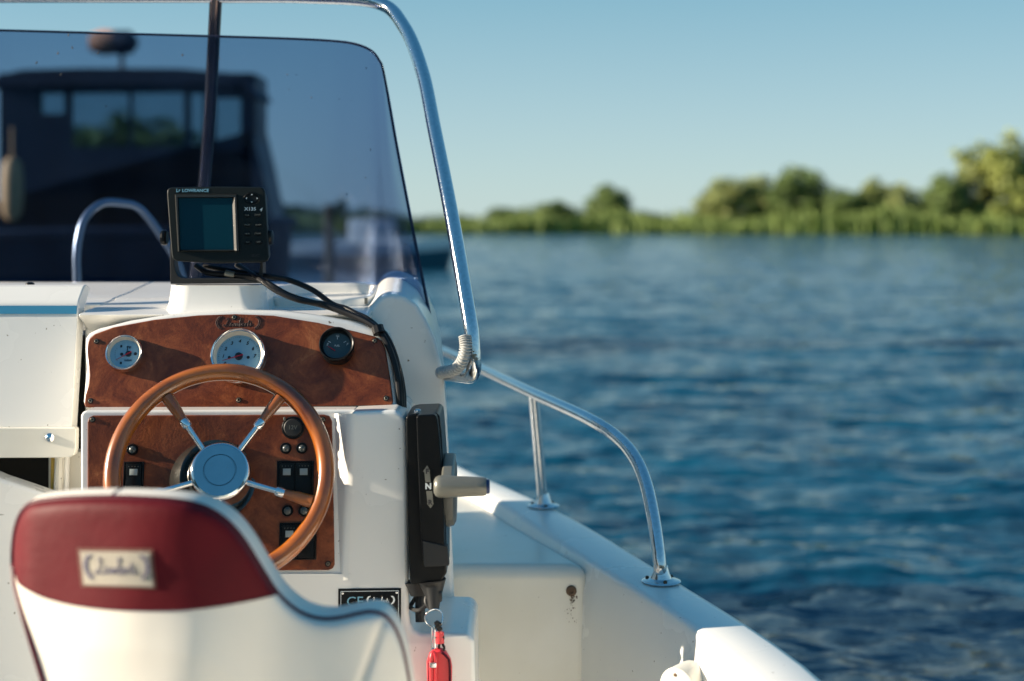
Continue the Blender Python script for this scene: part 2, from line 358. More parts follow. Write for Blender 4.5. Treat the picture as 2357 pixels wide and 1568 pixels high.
def leafmat(name, c, c2):
    m = mat(name, c, .6, col2=c2, vscale=.5, detail=3); m.node_tree.nodes['Principled BSDF'].inputs['Subsurface Weight'].default_value = 0; return m
M['bark'] = mat('bark', (.10, .075, .05), .9)
M['leafA'] = leafmat('willow_leaves', (.38, .41, .15), (.20, .25, .07))
M['leafB'] = leafmat('dark_leaves', (.19, .27, .07), (.09, .14, .035))
M['leafC'] = leafmat('poplar_leaves', (.33, .36, .09), (.18, .23, .05))
M['reed'] = mat('reeds', (.18, .25, .05), .7, col2=(.12, .18, .04), vscale=.6)
M['earth'] = mat('bank_soil', (.08, .085, .04), .9, col2=(.05, .07, .03), vscale=.08)
def bank():
    b = BM(); pts = []
    # shoreline in world x,y : nearer on the right, further on the left, running past both sides of the frame
    shore = [(-1500, 420), (-500, 330), (-150, 285), (-40, 268), (15, 262), (60, 240), (110, 222), (260, 205), (700, 160), (1500, 60)]
    prof = [(0, -.6), (2, .15), (10, .9), (40, 1.3), (4500, 1.5)]
    rows = []
    for x, y in shore: rows.append([b.verts.new((x*(1+d/3000), y+d, z)) for d, z in prof])
    for a, c in zip(rows, rows[1:]):
        for i in range(len(prof)-1): b.faces.new((a[i], c[i], c[i+1], a[i+1]))
    o = obj('river_bank', b, 'earth'); tag(o, 'low green far bank of the river', kind='structure')
    return shore
SH = bank()
def shore_y(x):
    for (x0, y0), (x1, y1) in zip(SH, SH[1:]):
        if x0 <= x <= x1: return y0+(y1-y0)*(x-x0)/(x1-x0)
    return 300
def added_bank():  # unseen bank, added to darken reflections and cut ambient light
    b = BM(); line = [(-52, 92), (-42, 60), (-38, 15), (-36, -20), (-20, -30), (30, -30), (140, -45), (700, -120)]; rows = []
    for i, (x, y) in enumerate(line):
        d = Vector((x, y-60, 0)).normalized(); rows.append([b.verts.new((x+d.x*k, y+d.y*k, z)) for k, z in ((0, -.5), (1.5, .3), (6, 1.2), (9, 5.6), (14, 8.6), (40, 7.5), (300, 1.4))])
    for a, c in zip(rows, rows[1:]):
        for i in range(6): b.faces.new((a[i], c[i], c[i+1], a[i+1]))
    M['added_bank_tan'] = mat('added_bank_grass', (.17, .14, .08), .9, col2=(.10, .095, .05), vscale=.3)  # tan picked so the added bank bounces warm light
    tag(obj('added_bank', b, 'added_bank_tan'), 'unseen bank added behind and to port of the boat to darken reflections', kind='structure')
added_bank()
def reeds():
    rng = random.Random(4); b = BM()
    for i in range(24000):
        x = rng.uniform(-150, 140); d = rng.random()**1.5*16; y = shore_y(x)+d; h = rng.uniform(1.4, 3.0)*(.8+.22*math.sin(x*.13)+.1*math.sin(x*.41)); wv = rng.uniform(.15, .4); h *= (1+d*.045)*(1.0+.35/(1+math.exp(-(x-25)/12)))
        a = rng.uniform(0, 3.14); dx, dy = math.cos(a)*wv, math.sin(a)*wv; z = .1+d*.06; lean = rng.uniform(-.4, .4)
        v = [b.verts.new(p) for p in ((x-dx, y-dy, z), (x+dx, y+dy, z), (x+dx*.3+lean, y+dy*.3, z+h), (x-dx*.3+lean, y-dy*.3, z+h))]; b.faces.new(v)
    tag(obj('reed_bed', b, 'reed', smooth=False), 'bright green reeds and grass along the far bank', 'reeds', kind='stuff')
reeds()
def tree_proto(kind, seed, leaf):
    """tree of unit-free real size about 10 m tall; kinds: round, wide, tall"""
    rng = random.Random(seed); H = 10; root = bpy.data.objects.new('tree', None); COL.objects.link(root); WL[root.name] = Vector(); WM[root.name] = Matrix()
    b = BM(); tube(b, [(0, 0, -.5), (.1, 0, 1.5), (-.05, .1, 4), (.1, 0, 7)], [.32, .26, .18, .06], 8)
    shape = {'round': (3.6, 5.1, 4.7), 'wide': (4.6, 4.6, 3.9), 'tall': (1.9, 5.3, 5.1)}[kind]; cl = []
    for i in range(42 if kind != 'tall' else 22):
        while 1:
            p = Vector((rng.uniform(-1, 1), rng.uniform(-1, 1), rng.uniform(-1, .95)))
            if p.x**2+p.y**2+abs(p.z)**3 < 1: break
        q = Vector((p.x*shape[0]*.8, p.y*shape[0]*.8, shape[2]+p.z*shape[1]*.86)); cl.append((q, rng.uniform(.9, 1.7)*(.7 if kind == 'tall' else 1)))
        if i < 9: tube(b, [(0, 0, 1.5+q.z*.25), (q.x*.5, q.y*.5, q.z*.7), tuple(q)], [.12, .07, .02], 5)
    obj('trunk', b, 'bark', root, recenter=False)
    c = BM()
    for q, r in cl:
        for j in range(int(95*r*r)):
            d = Vector((rng.gauss(0, 1), rng.gauss(0, 1), rng.gauss(0, 1))).normalized()*r*(rng.random()**.35)*rng.uniform(.85, 1.15)
            p = q+d; s = rng.uniform(.10, .24)
            if p.z < .3: continue
            a = Vector((rng.gauss(0, 1), rng.gauss(0, 1), rng.gauss(0, 1))).normalized(); e = a.orthogonal().normalized(); f = a.cross(e)
            c.faces.new([c.verts.new(p+e*s*1.4), c.verts.new(p+f*s), c.verts.new(p-e*s*1.4), c.verts.new(p-f*s)])
    obj('crown', c, leaf, root, recenter=False, smooth=False)
    root.location = (0, 0, 0); return root
PROTO = {}
def place_tree(name, kind, leaf, u, vtop, hw, label, cat='tree', group='trees along the far bank', back=8):
    key = (kind, leaf, len([k for k in PROTO]) % 2); key = (kind, leaf)
    x0 = (u-1178.5)*K*240; y = shore_y(x0)+back; x = (u-1178.5)*K*y; y = shore_y(x)+back
    h = (1.4-(vtop-VH)*K*y-.6)*1.10; wd = hw*K*y*1.42
    base = {'round': 4.3, 'wide': 5.2, 'tall': 2.3}[kind]; hh = {'round': 10.4, 'wide': 9.0, 'tall': 11}[kind]
    if key in PROTO:
        src = PROTO[key]; t = src.copy(); COL.objects.link(t)
        for ch in src.children:
            c = ch.copy(); COL.objects.link(c); c.parent = t
    else:
        t = tree_proto(kind, hash(kind) % 7+len(PROTO)+11 if 0 else len(PROTO)*5+11, leaf); PROTO[key] = t
    t.name = name; t.location = (x, y, .6); t.scale = (wd/base, wd/base, h/hh); t.rotation_euler = (0, 0, (u*1.7) % 6.28)
    tag(t, label, cat, group)
TREES = [
 ('bush', 'wide', 'leafB', 925, 508, 60, 'low dark bush on the bank right of the windshield edge'),
 ('bush', 'wide', 'leafC', 1062, 503, 50, 'low pale bush left of the small round dark tree'),
 ('tree', 'round', 'leafB', 1166, 476, 42, 'small round dark tree, first from the left clear of the steel tube'),
 ('tree', 'wide', 'leafB', 1276, 464, 46, 'wide dark tree between the small round tree and the tall oval one'),
 ('tree', 'round', 'leafB', 1396, 424, 44, 'tall oval tree standing alone left of the gap in the tree line'),
 ('bush', 'wide', 'leafC', 1490, 490, 42, 'low yellowish bush at the right foot of the lone oval tree'),
 ('bush', 'wide', 'leafC', 1585, 506, 42, 'lowest bush in the gap of the tree line'),
 ('tree', 'round', 'leafA', 1664, 414, 58, 'pale rounded willow at the right edge of the gap'),
 ('tree', 'round', 'leafA', 1748, 408, 48, 'pale willow leaning against the dark tall tree'),
 ('tree', 'round', 'leafB', 1834, 380, 56, 'dark tall tree highest in the middle clump'),
 ('tree', 'wide', 'leafC', 1885, 455, 48, 'yellowish bushy tree below the highest tree of the middle clump'),
 ('tree', 'round', 'leafB', 1938, 432, 40, 'small dark tree between the middle clump and the silvery willow'),
 ('tree', 'wide', 'leafA', 2038, 412, 62, 'silvery round willow with foliage down to the reeds'),
 ('bush', 'wide', 'leafB', 2108, 462, 45, 'dark bush right of the silvery willow'),
 ('tree', 'round', 'leafB', 2168, 398, 42, 'dark rounded tree left of the tall poplars'),
 ('tree', 'tall', 'leafA', 2222, 384, 34, 'thin tree just left of the tallest poplars'),
 ('tree', 'tall', 'leafC', 2264, 322, 62, 'tall yellow green poplar second from the right edge'),
 ('tree', 'tall', 'leafC', 2318, 296, 46, 'tallest poplar with a pointed top near the right edge'),
 ('tree', 'tall', 'leafC', 2366, 322, 62, 'tall poplar cut by the right edge'),
 ('tree', 'wide', 'leafB', 650, 470, 75, 'wide dark tree behind the tinted glass right of the wheelhouse'),
 ('tree', 'wide', 'leafB', 745, 498, 60, 'dark bush behind the tinted glass left of the spire tree'),
 ('poplar', 'tall', 'leafB', 782, 448, 17, 'narrow dark spire tree behind the tinted glass'),
 ('tree', 'wide', 'leafB', 860, 492, 60, 'dark bush behind the tinted glass right of the spire tree'),
 ('tree', 'wide', 'leafC', 330, 268, 170, 'broad green tree seen through the wheelhouse windows'),
 ('tree', 'wide', 'leafB', 130, 455, 130, 'broad dark tree behind the left of the wheelhouse'),
]
for i, t in enumerate(TREES): place_tree(*t, back=7+(i*37) % 11)

# ------------------------------------------------------------------ moored workboat ahead
M['navy'] = mat('navy_paint', (.004, .016, .040), .4, var=.2, vscale=1)
M['greypaint'] = mat('dark_grey_paint', (.010, .02, .045), .5, var=.2, vscale=2)
M['tan'] = mat('tan_fender', (.95, .50, .22), .6, var=.15, vscale=3)
M['lampor'] = mat('orange_lamp', (.55, .25, .15), .4)
M['white'] = mat('white_paint', (.75, .76, .74), .4, var=.06)
def wall_openings(dst, x0, x1, z0, z1, y, th, ops):
    xs = sorted({x0, x1, *[o[0] for o in ops], *[o[1] for o in ops]}); zs = sorted({z0, z1, *[o[2] for o in ops], *[o[3] for o in ops]})
    for a, b in zip(xs, xs[1:]):
        for c, d in zip(zs, zs[1:]):
            if any(o[0] <= (a+b)/2 <= o[1] and o[2] <= (c+d)/2 <= o[3] for o in ops): continue
            prism(dst, [Vector((a, y, c)), Vector((b, y, c)), Vector((b, y, d)), Vector((a, y, d))], (0, th, 0))
def workboat():
    Yb = 16.0; q = lambda u, v: P(u, v, Yb)
    t = empty('workboat', (q(300, 522).x, Yb+1.5, 0), 'dark navy workboat with a wheelhouse moored ahead, seen through the tinted windshield', 'boat')
    x0, x1, zt, zb = q(0, 0).x, q(580, 0).x, q(0, 168).z, q(0, 520).z
    ops = []
    for (a, c, d, e) in ((85, 148, 199, 262), (165, 296, 199, 338), (304, 423, 199, 338), (438, 468, 215, 335), (496, 554, 226, 347)):
        ops.append((q(a, 0).x, q(c, 0).x, q(0, e).z, q(0, d).z))
    b = BM(); wall_openings(b, x0, x1, zb, zt, Yb, .06, ops)
    back = [(o[0]-.12, o[1]+.25, o[2]-.02, o[3]+.1) for o in ops if o[2] < 2.6]
    wall_openings(b, x0, x1, zb, zt, Yb+.80, .06, [(x0+.2, x1-.72, q(0, 345).z, zt-.08), (x1-.62, x1+.0-.05, q(0, 365).z, zt-.1)])
    for x in (x0, x1): prism(b, [Vector((x-.03, Yb+.06, zb)), Vector((x+.03, Yb+.06, zb)), Vector((x+.03, Yb+.06, zt)), Vector((x-.03, Yb+.06, zt))], (0, .74, 0))
    obj('wheelhouse', b, 'navy', t, smooth=False)
    for o in ops:
        g = BM(); prism(g, [Vector((o[0], Yb+.03, o[2])), Vector((o[1], Yb+.03, o[2])), Vector((o[1], Yb+.03, o[3])), Vector((o[0], Yb+.03, o[3]))], (0, .01, 0)); obj('window', g, 'boatglass', t)
    b = BM(); z = q(0, 178).z
    prism(b, [q(u, v) for u, v in ((-15, 205), (5, 178), (60, 164), (200, 160), (420, 161), (545, 172), (578, 190), (596, 222), (584, 222), (560, 196), (-5, 200))], (0, 1.05, 0)); bmesh.ops.translate(b, verts=b.verts, vec=(0, -.15, 0)); obj('roof', b, 'greypaint', t)
    b = BM(); prism(b, [q(u, v) for u, v in ((581, 300), (600, 380), (618, 470), (632, 560), (-400, 560), (-400, 500), (-60, 490), (0, 460))], (0, 1.0, 0)); obj('trunk_cabin', b, 'navy', t)
    pl = [(-7, -.2), (-6.5, -.6), (-2, -.9), (.4, -.8), (1.3, -.3), (1.75, .5), (1.3, 1.4), (.4, 2.1), (-2, 2.3), (-6.5, 2.9), (-7, 2.5)]
    c = q(380, 0).x; b = BM(); fr = [Vector((c+x*.78, Yb+y*.9, 1.28+max(0, x)*.09)) for x, y in pl]
    bt = [Vector((c+x*.70, Yb+y*.7+.2, -.3)) for x, y in pl]; prism(b, fr, (0, 0, -1), taper=bt); obj('hull', b, 'navy', t)
    b = BM(); tube(b, [p+Vector((0, -.02, .03)) for p in fr], .06, 6, closed=True); obj('rub_rail', b, 'greypaint', t)
    b = BM(); p = q(258, 165)+Vector((0, .4, 0)); tube(b, [p, p+Vector((0, 0, .28))], .03, 8); obj('lamp_post', b, 'greypaint', t)
    L = BM(); c2 = p+Vector((-.02, 0, .38)); lathe(L, [(0, -.20), (.10, -.18), (.14, -.05), (.14, .12), (.05, .2), (0, .21)], 16, mtx=Matrix.Translation(c2) @ Matrix.Rotation(R(90), 4, 'Y')); lp = obj('searchlight', L, 'greypaint', t)
    L = BM(); lathe(L, [(0, -.36), (.10, -.34), (.15, -.2), (.14, -.06), (0, -.05)], 16, mtx=Matrix.Translation(c2) @ Matrix.Rotation(R(90), 4, 'Y')); obj('lens', L, 'lampor', lp)
    f = BM(); m = P(28, 435, 15.0); lathe(f, [(0, -.34), (.05, -.33), (.10, -.26), (.115, -.1), (.115, .1), (.10, .26), (.05, .33), (0, .34)], 20, mtx=Matrix.Translation(m)); tube(f, [m+Vector((0, 0, .3)), m+Vector((0, 0, .65))], .015, 6)
    tag(obj('fender', f, 'tan'), 'tan cylindrical fender hanging upright before the workboat at the left edge', 'fender')
workboat()
def small_boat():
    Yb = 47; c = P(872, 0, Yb).x; t = empty('small_boat', (c, Yb, 0), 'small distant open boat with white topsides, half hidden by the windshield edge', 'boat')
    pl = [(-3.2, 0), (-3.0, -.8), (0, -1.05), (1.6, -.7), (2.5, 0), (1.6, .7), (0, 1.05), (-3.0, .8)]
    b = BM(); prism(b, [Vector((c+x, Yb+y, .48+max(0, x)*.08)) for x, y in pl], (0, 0, 0), taper=[Vector((c+x*.9, Yb+y*.8, -.2)) for x, y in pl]); M['teal'] = mat('teal_hull', (.02, .10, .14), .4); obj('hull', b, 'teal', t)
    b = BM(); prism(b, [Vector((c+x*1.01, Yb+y*1.01, .85+max(0, x)*.08)) for x, y in pl], (0, 0, 0), taper=[Vector((c+x, Yb+y, .485+max(0, x)*.08)) for x, y in pl]); obj('topsides', b, 'white', t)
    b = BM(); box(b, (c-.2, Yb, 1.25), (1.5, 1.2, .8), .12); obj('cuddy', b, 'white', t)
    b = BM(); box(b, (c+.75, Yb, 1.35), (.06, 1.0, .5)); obj('windscreen', b, 'boatglass', t)
    b = BM(); Yp = 33; p = P(757, 470, Yp); tube(b, [(p.x, Yp, -.4), (p.x+.02, Yp, 1.2), (p.x, Yp, p.z)], [.13, .12, .10], 10)
    tag(obj('mooring_post', b, 'bark'), 'reddish mooring post standing in the water behind the tinted glass', 'post')
small_boat()
#@@BOAT
# ================================================================== OUR BOAT
CX = -.85
boat = empty('motorboat', (CX, 2.5, .12), 'white motorboat we stand in, with a burl wood dashboard and tinted windshield', 'boat')
def interp(tab, y):
    tab = sorted(tab)
    if y <= tab[0][0]: return tab[0][1]
    for (a, b), (c, d) in zip(tab, tab[1:]):
        if a <= y <= c: return b+(d-b)*(y-a)/(c-a)
    return tab[-1][1]
def gtab(uv): return [(G(u, v).y, G(u, v).x) for u, v in uv]
OUT = gtab([(1925, 1568), (1760, 1450), (1545, 1320), (1365, 1209), (1291, 1172), (1232, 1142), (1047, 1066)])
INN = gtab([(1548, 1408), (1370, 1300), (1225, 1207), (1116, 1135), (1047, 1095)])
INA = gtab([(1752, 1568), (1597, 1444)])
def smooth_tab(tab, ys):                        # monotone-ish smoothing so the sheer reads as one sweep
    return {y: sum(interp(tab, y+d)*w_ for d, w_ in ((-.08, .2), (-.04, .2), (0, .2), (.04, .2), (.08, .2))) for y in ys}
OUT = [(-2.0, .52), (-1, .54), (.5, .545), (1.4, .525)]+OUT+[(4.5, -.30), (5.0, -.50), (5.4, -.70), (5.6, -.85)]
INN = [(-2.0, .43), (.5, .455), (1.4, .435)]+INA+INN+[(4.5, -.40), (5.0, -.58), (5.3, -.74), (5.45, -.85)]
INA = [(-2.0, .43), (.5, .455), (1.4, .435)]+INA
def gz(y): return .74+.03*(y-2.8) if y > 1 else .74+.03*(-1.8)
def hull_side(sg):
    hb, gb = BM(), BM()
    ys = [-2, -1, 0, .8, 1.4, 1.8, 2.0, 2.1, 2.2, 2.3, 2.4, 2.5, 2.6, 2.7, 2.8, 2.9, 3.0, 3.1, 3.2, 3.35, 3.5, 3.65, 3.8, 4.0, 4.25, 4.5, 4.75, 5.0, 5.2, 5.4]
    hr, gr = [], []
    for y in ys:
        xo = sum(interp(OUT, y+d) for d in (-.1, -.05, 0, .05, .1))/5
        xa = interp(INA, y); xn = sum(interp(INN, y+d) for d in (-.06, 0, .06))/3
        if y <= 2.395: xi = xn
        elif y < 2.425: xi = xn
        else: xi = xn
        z = gz(y); mir = lambda x: x if sg > 0 else 2*CX-x
        f = 1 if y > 2.80 else 0
        sec = [(xo-.004, z-.05), (xo, z-.03), (xo-.003, z-.012), (xo-.012, z-.003), (xo-.024, z), (xi+.014, z), (xi+.004, z-.003), (xi, z-.010), (xi-.002-.004*f, z-.022), (xi-.012-.016*f, z-.055), (xi-.018-.05*f, z-.15), (xi-.024, .10)]
        gr.append([gb.verts.new((mir(a), y, b)) for a, b in sec])
        hs_ = [(xo-.004, z-.05), (xo-.02, z-.30), (xo-.07, .12), (xo-.25, -.2)]
        hr.append([hb.verts.new((mir(a), y, b)) for a, b in hs_])
    for rr, bm in ((gr, gb), (hr, hb)):
        for a, b in zip(rr, rr[1:]):
            for i in range(len(a)-1): bm.faces.new((a[i], b[i], b[i+1], a[i+1]))
    return hb, gb
HB, GB = BM(), BM()
for sg in (1, -1):
    h, g = hull_side(sg); merge(HB, h); merge(GB, g)
tr = BM(); prism(tr, [Vector((CX-1.38, -2, -.2)), Vector((CX+1.38, -2, -.2)), Vector((CX+1.38, -2, .68)), Vector((CX-1.38, -2, .68))], (0, .06, 0)); merge(HB, tr)
obj('hull', HB, 'gel', boat, sharp=60); obj('gunwale', GB, 'gel', boat, sharp=70)
b = BM(); prism(b, [Vector((CX-1.27, -1.95, .12)), Vector((CX+1.27, -1.95, .12)), Vector((CX+1.27, 1.2, .12)), Vector((CX+1.1, 2.6, .12)), Vector((CX+.6, 3.6, .12)), Vector((CX-.6, 3.6, .12)), Vector((CX-1.1, 2.6, .12)), Vector((CX-1.27, 1.2, .12))], (0, 0, -.06)); obj('cockpit_floor', b, 'gel_dirty', boat)
# side deck beside the console, ending in a rounded edge above the cockpit wall
ZS = ZC-.668; YS = 2.80
def xin(y): return sum(interp(INN, y+d) for d in (-.06, 0, .06))/3
b = BM(); ysd = [YS, 2.9, 3.0, 3.15, 3.3, 3.5, 3.75, 4.0, 4.3, 4.7, 5.0, 5.3]
prism(b, [Vector((-.40, YS, ZS))]+[Vector((xin(y)+.0, y, ZS)) for y in ysd]+[Vector((-.9, 5.3, ZS))], (0, 0, -.62), .028, 5, ang=40)
obj('side_deck', b, 'gel_dirty', boat, wn=True)
b = BM(); prism(b, [Vector((CX+x, y, .70)) for x, y in ((-.95, 3.2), (.6, 3.2), (.6, 4.0), (.3, 4.7), (0, 5.2), (-.3, 4.7), (-.75, 4.0))], (0, 0, -.5), .03); obj('foredeck', b, 'gel', boat, wn=True)
# drain fitting with its stain
class Wall(Plane): pass
WP = Plane(1360, YS-.001, 0)
b = BM(); m = WP.frame(1315, 1360)
lathe(b, [(.0105, -.002), (.0105, .002), (.008, .004), (.004, .004), (.0035, .001), (0, .001)], 18); obj('drain_fitting', b, 'stain', boat, mw=m)
b = BM(); rng = random.Random(5)
for i in range(46):
    t_ = rng.random()**1.6; p = m @ Vector((rng.gauss(.004, .0045+.003*t_), -.008-.055*t_, .0016)); r_ = rng.uniform(.0005, .0017)*(1-.5*t_)
    prism(b, [p+Vector((r_*math.cos(a)*rng.uniform(.6, 1.2), 0, r_*1.5*math.sin(a))) for a in [k*math.pi/3 for k in range(6)]], (0, .0012, 0))
obj('rust_stain', b, 'stain', boat)
# ------------------------------------------------------------------ console
UP = Plane(935, 2.500, 22, .035, -.46); LO = Plane(945, 2.430, 3.5, .05, -.18)
zlo = LO(935, 945); zl2 = LO(935, 1335); RPt = math.degrees(math.atan((.035+(zlo.z-zl2.z)*math.tan(R(3.5)))/(zlo.z-zl2.z)))
RP = Plane(945, 2.466, RPt, .05, -.18)
def uv(pl, pts, off=0): return [pl(u, v, off) for u, v in pts]
con = BM()
B1 = Plane(900, 2.66, 2)
# right shoulder and body behind the panels
prism(con, uv(B1, [(194, 1700), (194, 742), (400, 728), (640, 722), (842, 722), (858, 702), (872, 686), (893, 677), (925, 680), (958, 700), (982, 738), (1003, 782), (1019, 850), (1028, 940), (1033, 1040), (1041, 1250), (1048, 1430), (1054, 1700)]), (-.02, .34, .035), .022, 5, ang=18)
# lower front block with its foot
prism(con, uv(LO, [(185, 1335), (790, 1335), (800, 1100), (803, 958), (815, 948), (905, 944), (924, 952), (934, 972), (937, 1100), (941, 1415), (944, 1437), (953, 1451), (970, 1458), (1072, 1460), (1086, 1466), (1092, 1480), (1097, 1720), (185, 1720)]), (0, .25, 0), .008, 4, ang=40)
prism(con, uv(RP, [(185, 958), (188, 949), (200, 945), (820, 943), (820, 1352), (185, 1352)]), (0, .2, 0), .005, 3, ang=50)
prism(con, uv(LO, [(187, 1321), (808, 1321), (808, 1715), (187, 1715)], .0006), (0, .01, 0))
# sloping side of the raised block
wd = bmesh.new()
cols = []
for i in range(13):
    v = 952+(1336-952)*i/12; f = i/12
    a = RP(768+14*f, v, -.002); c = LO(803-18*f, v, 0); mid = (a*.5+c*.5)+Vector((-.0035, 0, 0))*(1-f)*0; d = c+Vector((.012, 0, 0))
    cols.append([wd.verts.new(a), wd.verts.new(c*.25+a*.75), wd.verts.new(c*.8+a*.2+Vector((.0004, 0, 0))), wd.verts.new(c+Vector((.004, -.0005, 0))), wd.verts.new(c+Vector((.012, -.0006, 0)))])
for a, c in zip(cols, cols[1:]):
    for i in range(4): wd.faces.new((a[i], a[i+1], c[i+1], c[i]))
merge(con, wd)
obj('console', con, 'gel', boat, sharp=40, wn=True)
# rounded pod that carries the upper panel
b = BM(); prism(b, uv(UP, [(193, 939), (190, 925), (197, 850), (194, 805), (195, 780), (203, 768), (225, 757), (300, 738), (400, 722), (540, 713), (640, 715), (720, 724), (800, 738), (860, 754), (886, 772), (899, 800), (907, 870), (915, 941)]), (0, .20, -.01), .009, 4, ang=38); obj('instrument_pod', b, 'gel', boat, wn=True)
# dash top, rising to the windshield base
b = BM()
def dz(v, Y): return Vector((0, Y, P(0, v, Y).z))
pr = [dz(724, 2.60), dz(712, 2.66), dz(700, 2.78), dz(690, 2.84), dz(686, 2.85), dz(672, 2.97), dz(654, 3.10), dz(649, 3.15), dz(650, 3.22), dz(700, 3.24), dz(760, 3.22), dz(760, 2.66)]
hxr = P(178, 0, 2.62).x+.004
prism(b, [p+Vector((hxr, 0, 0)) for p in pr], (-hxr-.262, 0, 0), .006, 3, ang=25)
prism(b, [p+Vector((-1.55, 0, 0)) for p in [dz(700, 2.76)]+pr[3:-1]+[dz(760, 2.76)]], (1.55+hxr-.0005, 0, 0), .004, 3, ang=25); obj('dash_top', b, 'gel', boat, wn=True)
# fish finder pedestal
def rrect(cx, cy, w_, d_, r, z, n=6):
    out = []
    for sx, sy, a0 in ((1, -1, -90), (1, 1, 0), (-1, 1, 90), (-1, -1, 180)):
        for i in range(n+1):
            a = R(a0+90*i/n); out.append(Vector((cx+sx*(w_/2-r)+r*math.cos(a), cy+sy*(d_/2-r)+r*math.sin(a), z)))
    return out
def loft(dst, rings, capb=True, capt=True):
    bm = bmesh.new(); rv = [[bm.verts.new(p) for p in r] for r in rings]; n = len(rv[0])
    for a, c in zip(rv, rv[1:]):
        for i in range(n): bm.faces.new((a[i], a[(i+1) % n], c[(i+1) % n], c[i]))
    if capb: bm.faces.new(rv[0][::-1])
    if capt: bm.faces.new(rv[-1])
    merge(dst, bm)
pb, ptp = P(0, 722, 2.62).z, P(0, 656, 2.65).z; xl, xr = P(366, 0, 2.62).x, P(621, 0, 2.62).x; tl, trr = P(386, 0, 2.65).x, P(606, 0, 2.65).x
rings = []
for f, s in ((0, 0), (.04, .18), (.12, .42), (.35, .68), (.7, .90), (.93, .985), (.985, .995)):
    a, c = xl+(tl-xl)*s, xr+(trr-xr)*s; z = pb+(ptp-pb)*f; rings.append(rrect((a+c)/2, 2.715, c-a, .20-.045*s, .045, z))
rings.append(rrect((tl+trr)/2, 2.715, trr-tl-.014, .145, .040, ptp))
b = BM(); loft(b, rings); obj('instrument_pedestal', b, 'gel', boat, sharp=50, wn=True)
# open storage tray on the right of the dash
b = BM(); tx0, tx1 = P(612, 0, 2.76).x, P(860, 0, 2.76).x; tc_, tw = (tx0+tx1)/2, tx1-tx0
def tilt(ring, z0, k_=.098): return [Vector((p.x, p.y, z0+(p.y-2.72)*k_)) for p in ring]
zf = P(0, 712, 2.72).z; zt_ = P(0, 687, 2.72).z
rg = [tilt(rrect(tc_, 2.83, tw, .22, .06, 0), zf-.01), tilt(rrect(tc_, 2.83, tw, .22, .06, 0), zt_-.004), tilt(rrect(tc_, 2.83, tw-.008, .212, .056, 0), zt_), tilt(rrect(tc_, 2.83, tw-.022, .198, .05, 0), zt_), tilt(rrect(tc_, 2.83, tw-.028, .192, .048, 0), zt_-.005), tilt(rrect(tc_, 2.83, tw-.034, .186, .046, 0), zf-.004)]
loft(b, rg, capt=True); o = obj('storage_tray', b, 'gel', boat, sharp=45, wn=True)
gk = BM(); tube(gk, [p+Vector((0, 0, 0)) for p in tilt(rrect(tc_, 2.83, tw+.002, .222, .061, 0), P(0, 711, 2.72).z+.0005, .115)], .0022, 6, closed=True); obj('gasket', gk, 'rubber', o)
b = BM(); box(b, (tc_+.045, 2.742, zt_-.006), (.10, .004, .012), .001); obj('tray_insert', b, 'alu', o)
# ------------------------------------------------------------------ wood panels
def C3(x, y): return (147.3+.3438*x, 633.5+.3438*y)
up_pts = [C3(*p) for p in ((152, 500), (158, 455), (172, 425), (205, 396), (330, 350), (600, 300), (900, 270), (1150, 262), (1400, 272), (1700, 320), (1950, 378), (2080, 412), (2125, 440), (2150, 490), (2185, 700), (2203, 845), (2198, 868), (2180, 873), (1200, 884), (160, 888), (140, 882), (134, 862), (142, 800), (162, 735), (168, 670), (164, 610), (156, 550))]
b = BM(); prism(b, uv(UP, up_pts, .0062), (0, .006, 0), .0022, 3, ang=35); upo = obj('upper_wood_panel', b, 'burl', boat, wn=True); upo['label'] = 'arched burl wood panel with three round gauges'
b = BM(); prism(b, uv(RP, [(201, 972), (204, 962), (214, 957), (745, 955), (758, 958), (764, 970), (767, 1130), (770, 1300), (766, 1309), (756, 1313), (214, 1317), (204, 1313), (201, 1302)], .0055), (0, .005, 0), .0020, 3, ang=35); lpo = obj('lower_wood_panel', b, 'burl', boat, wn=True); lpo['label'] = 'rectangular dark red burl wood panel carrying switches behind the steering wheel'
for p in ((1140, 283), (218, 443), (177, 842), (1170, 837), (2080, 440), (2157, 825)): screw(*C3(*p), UP, upo, .0034, .0064)
for p in ((213, 966), (743, 966), (755, 1298)): screw(*p, RP, lpo, .0034, .0057)
b = BM(); emblem(b, .078, UP.frame(548, 745, .0064), .0008); obj('burnt_emblem', b, 'burn', upo)
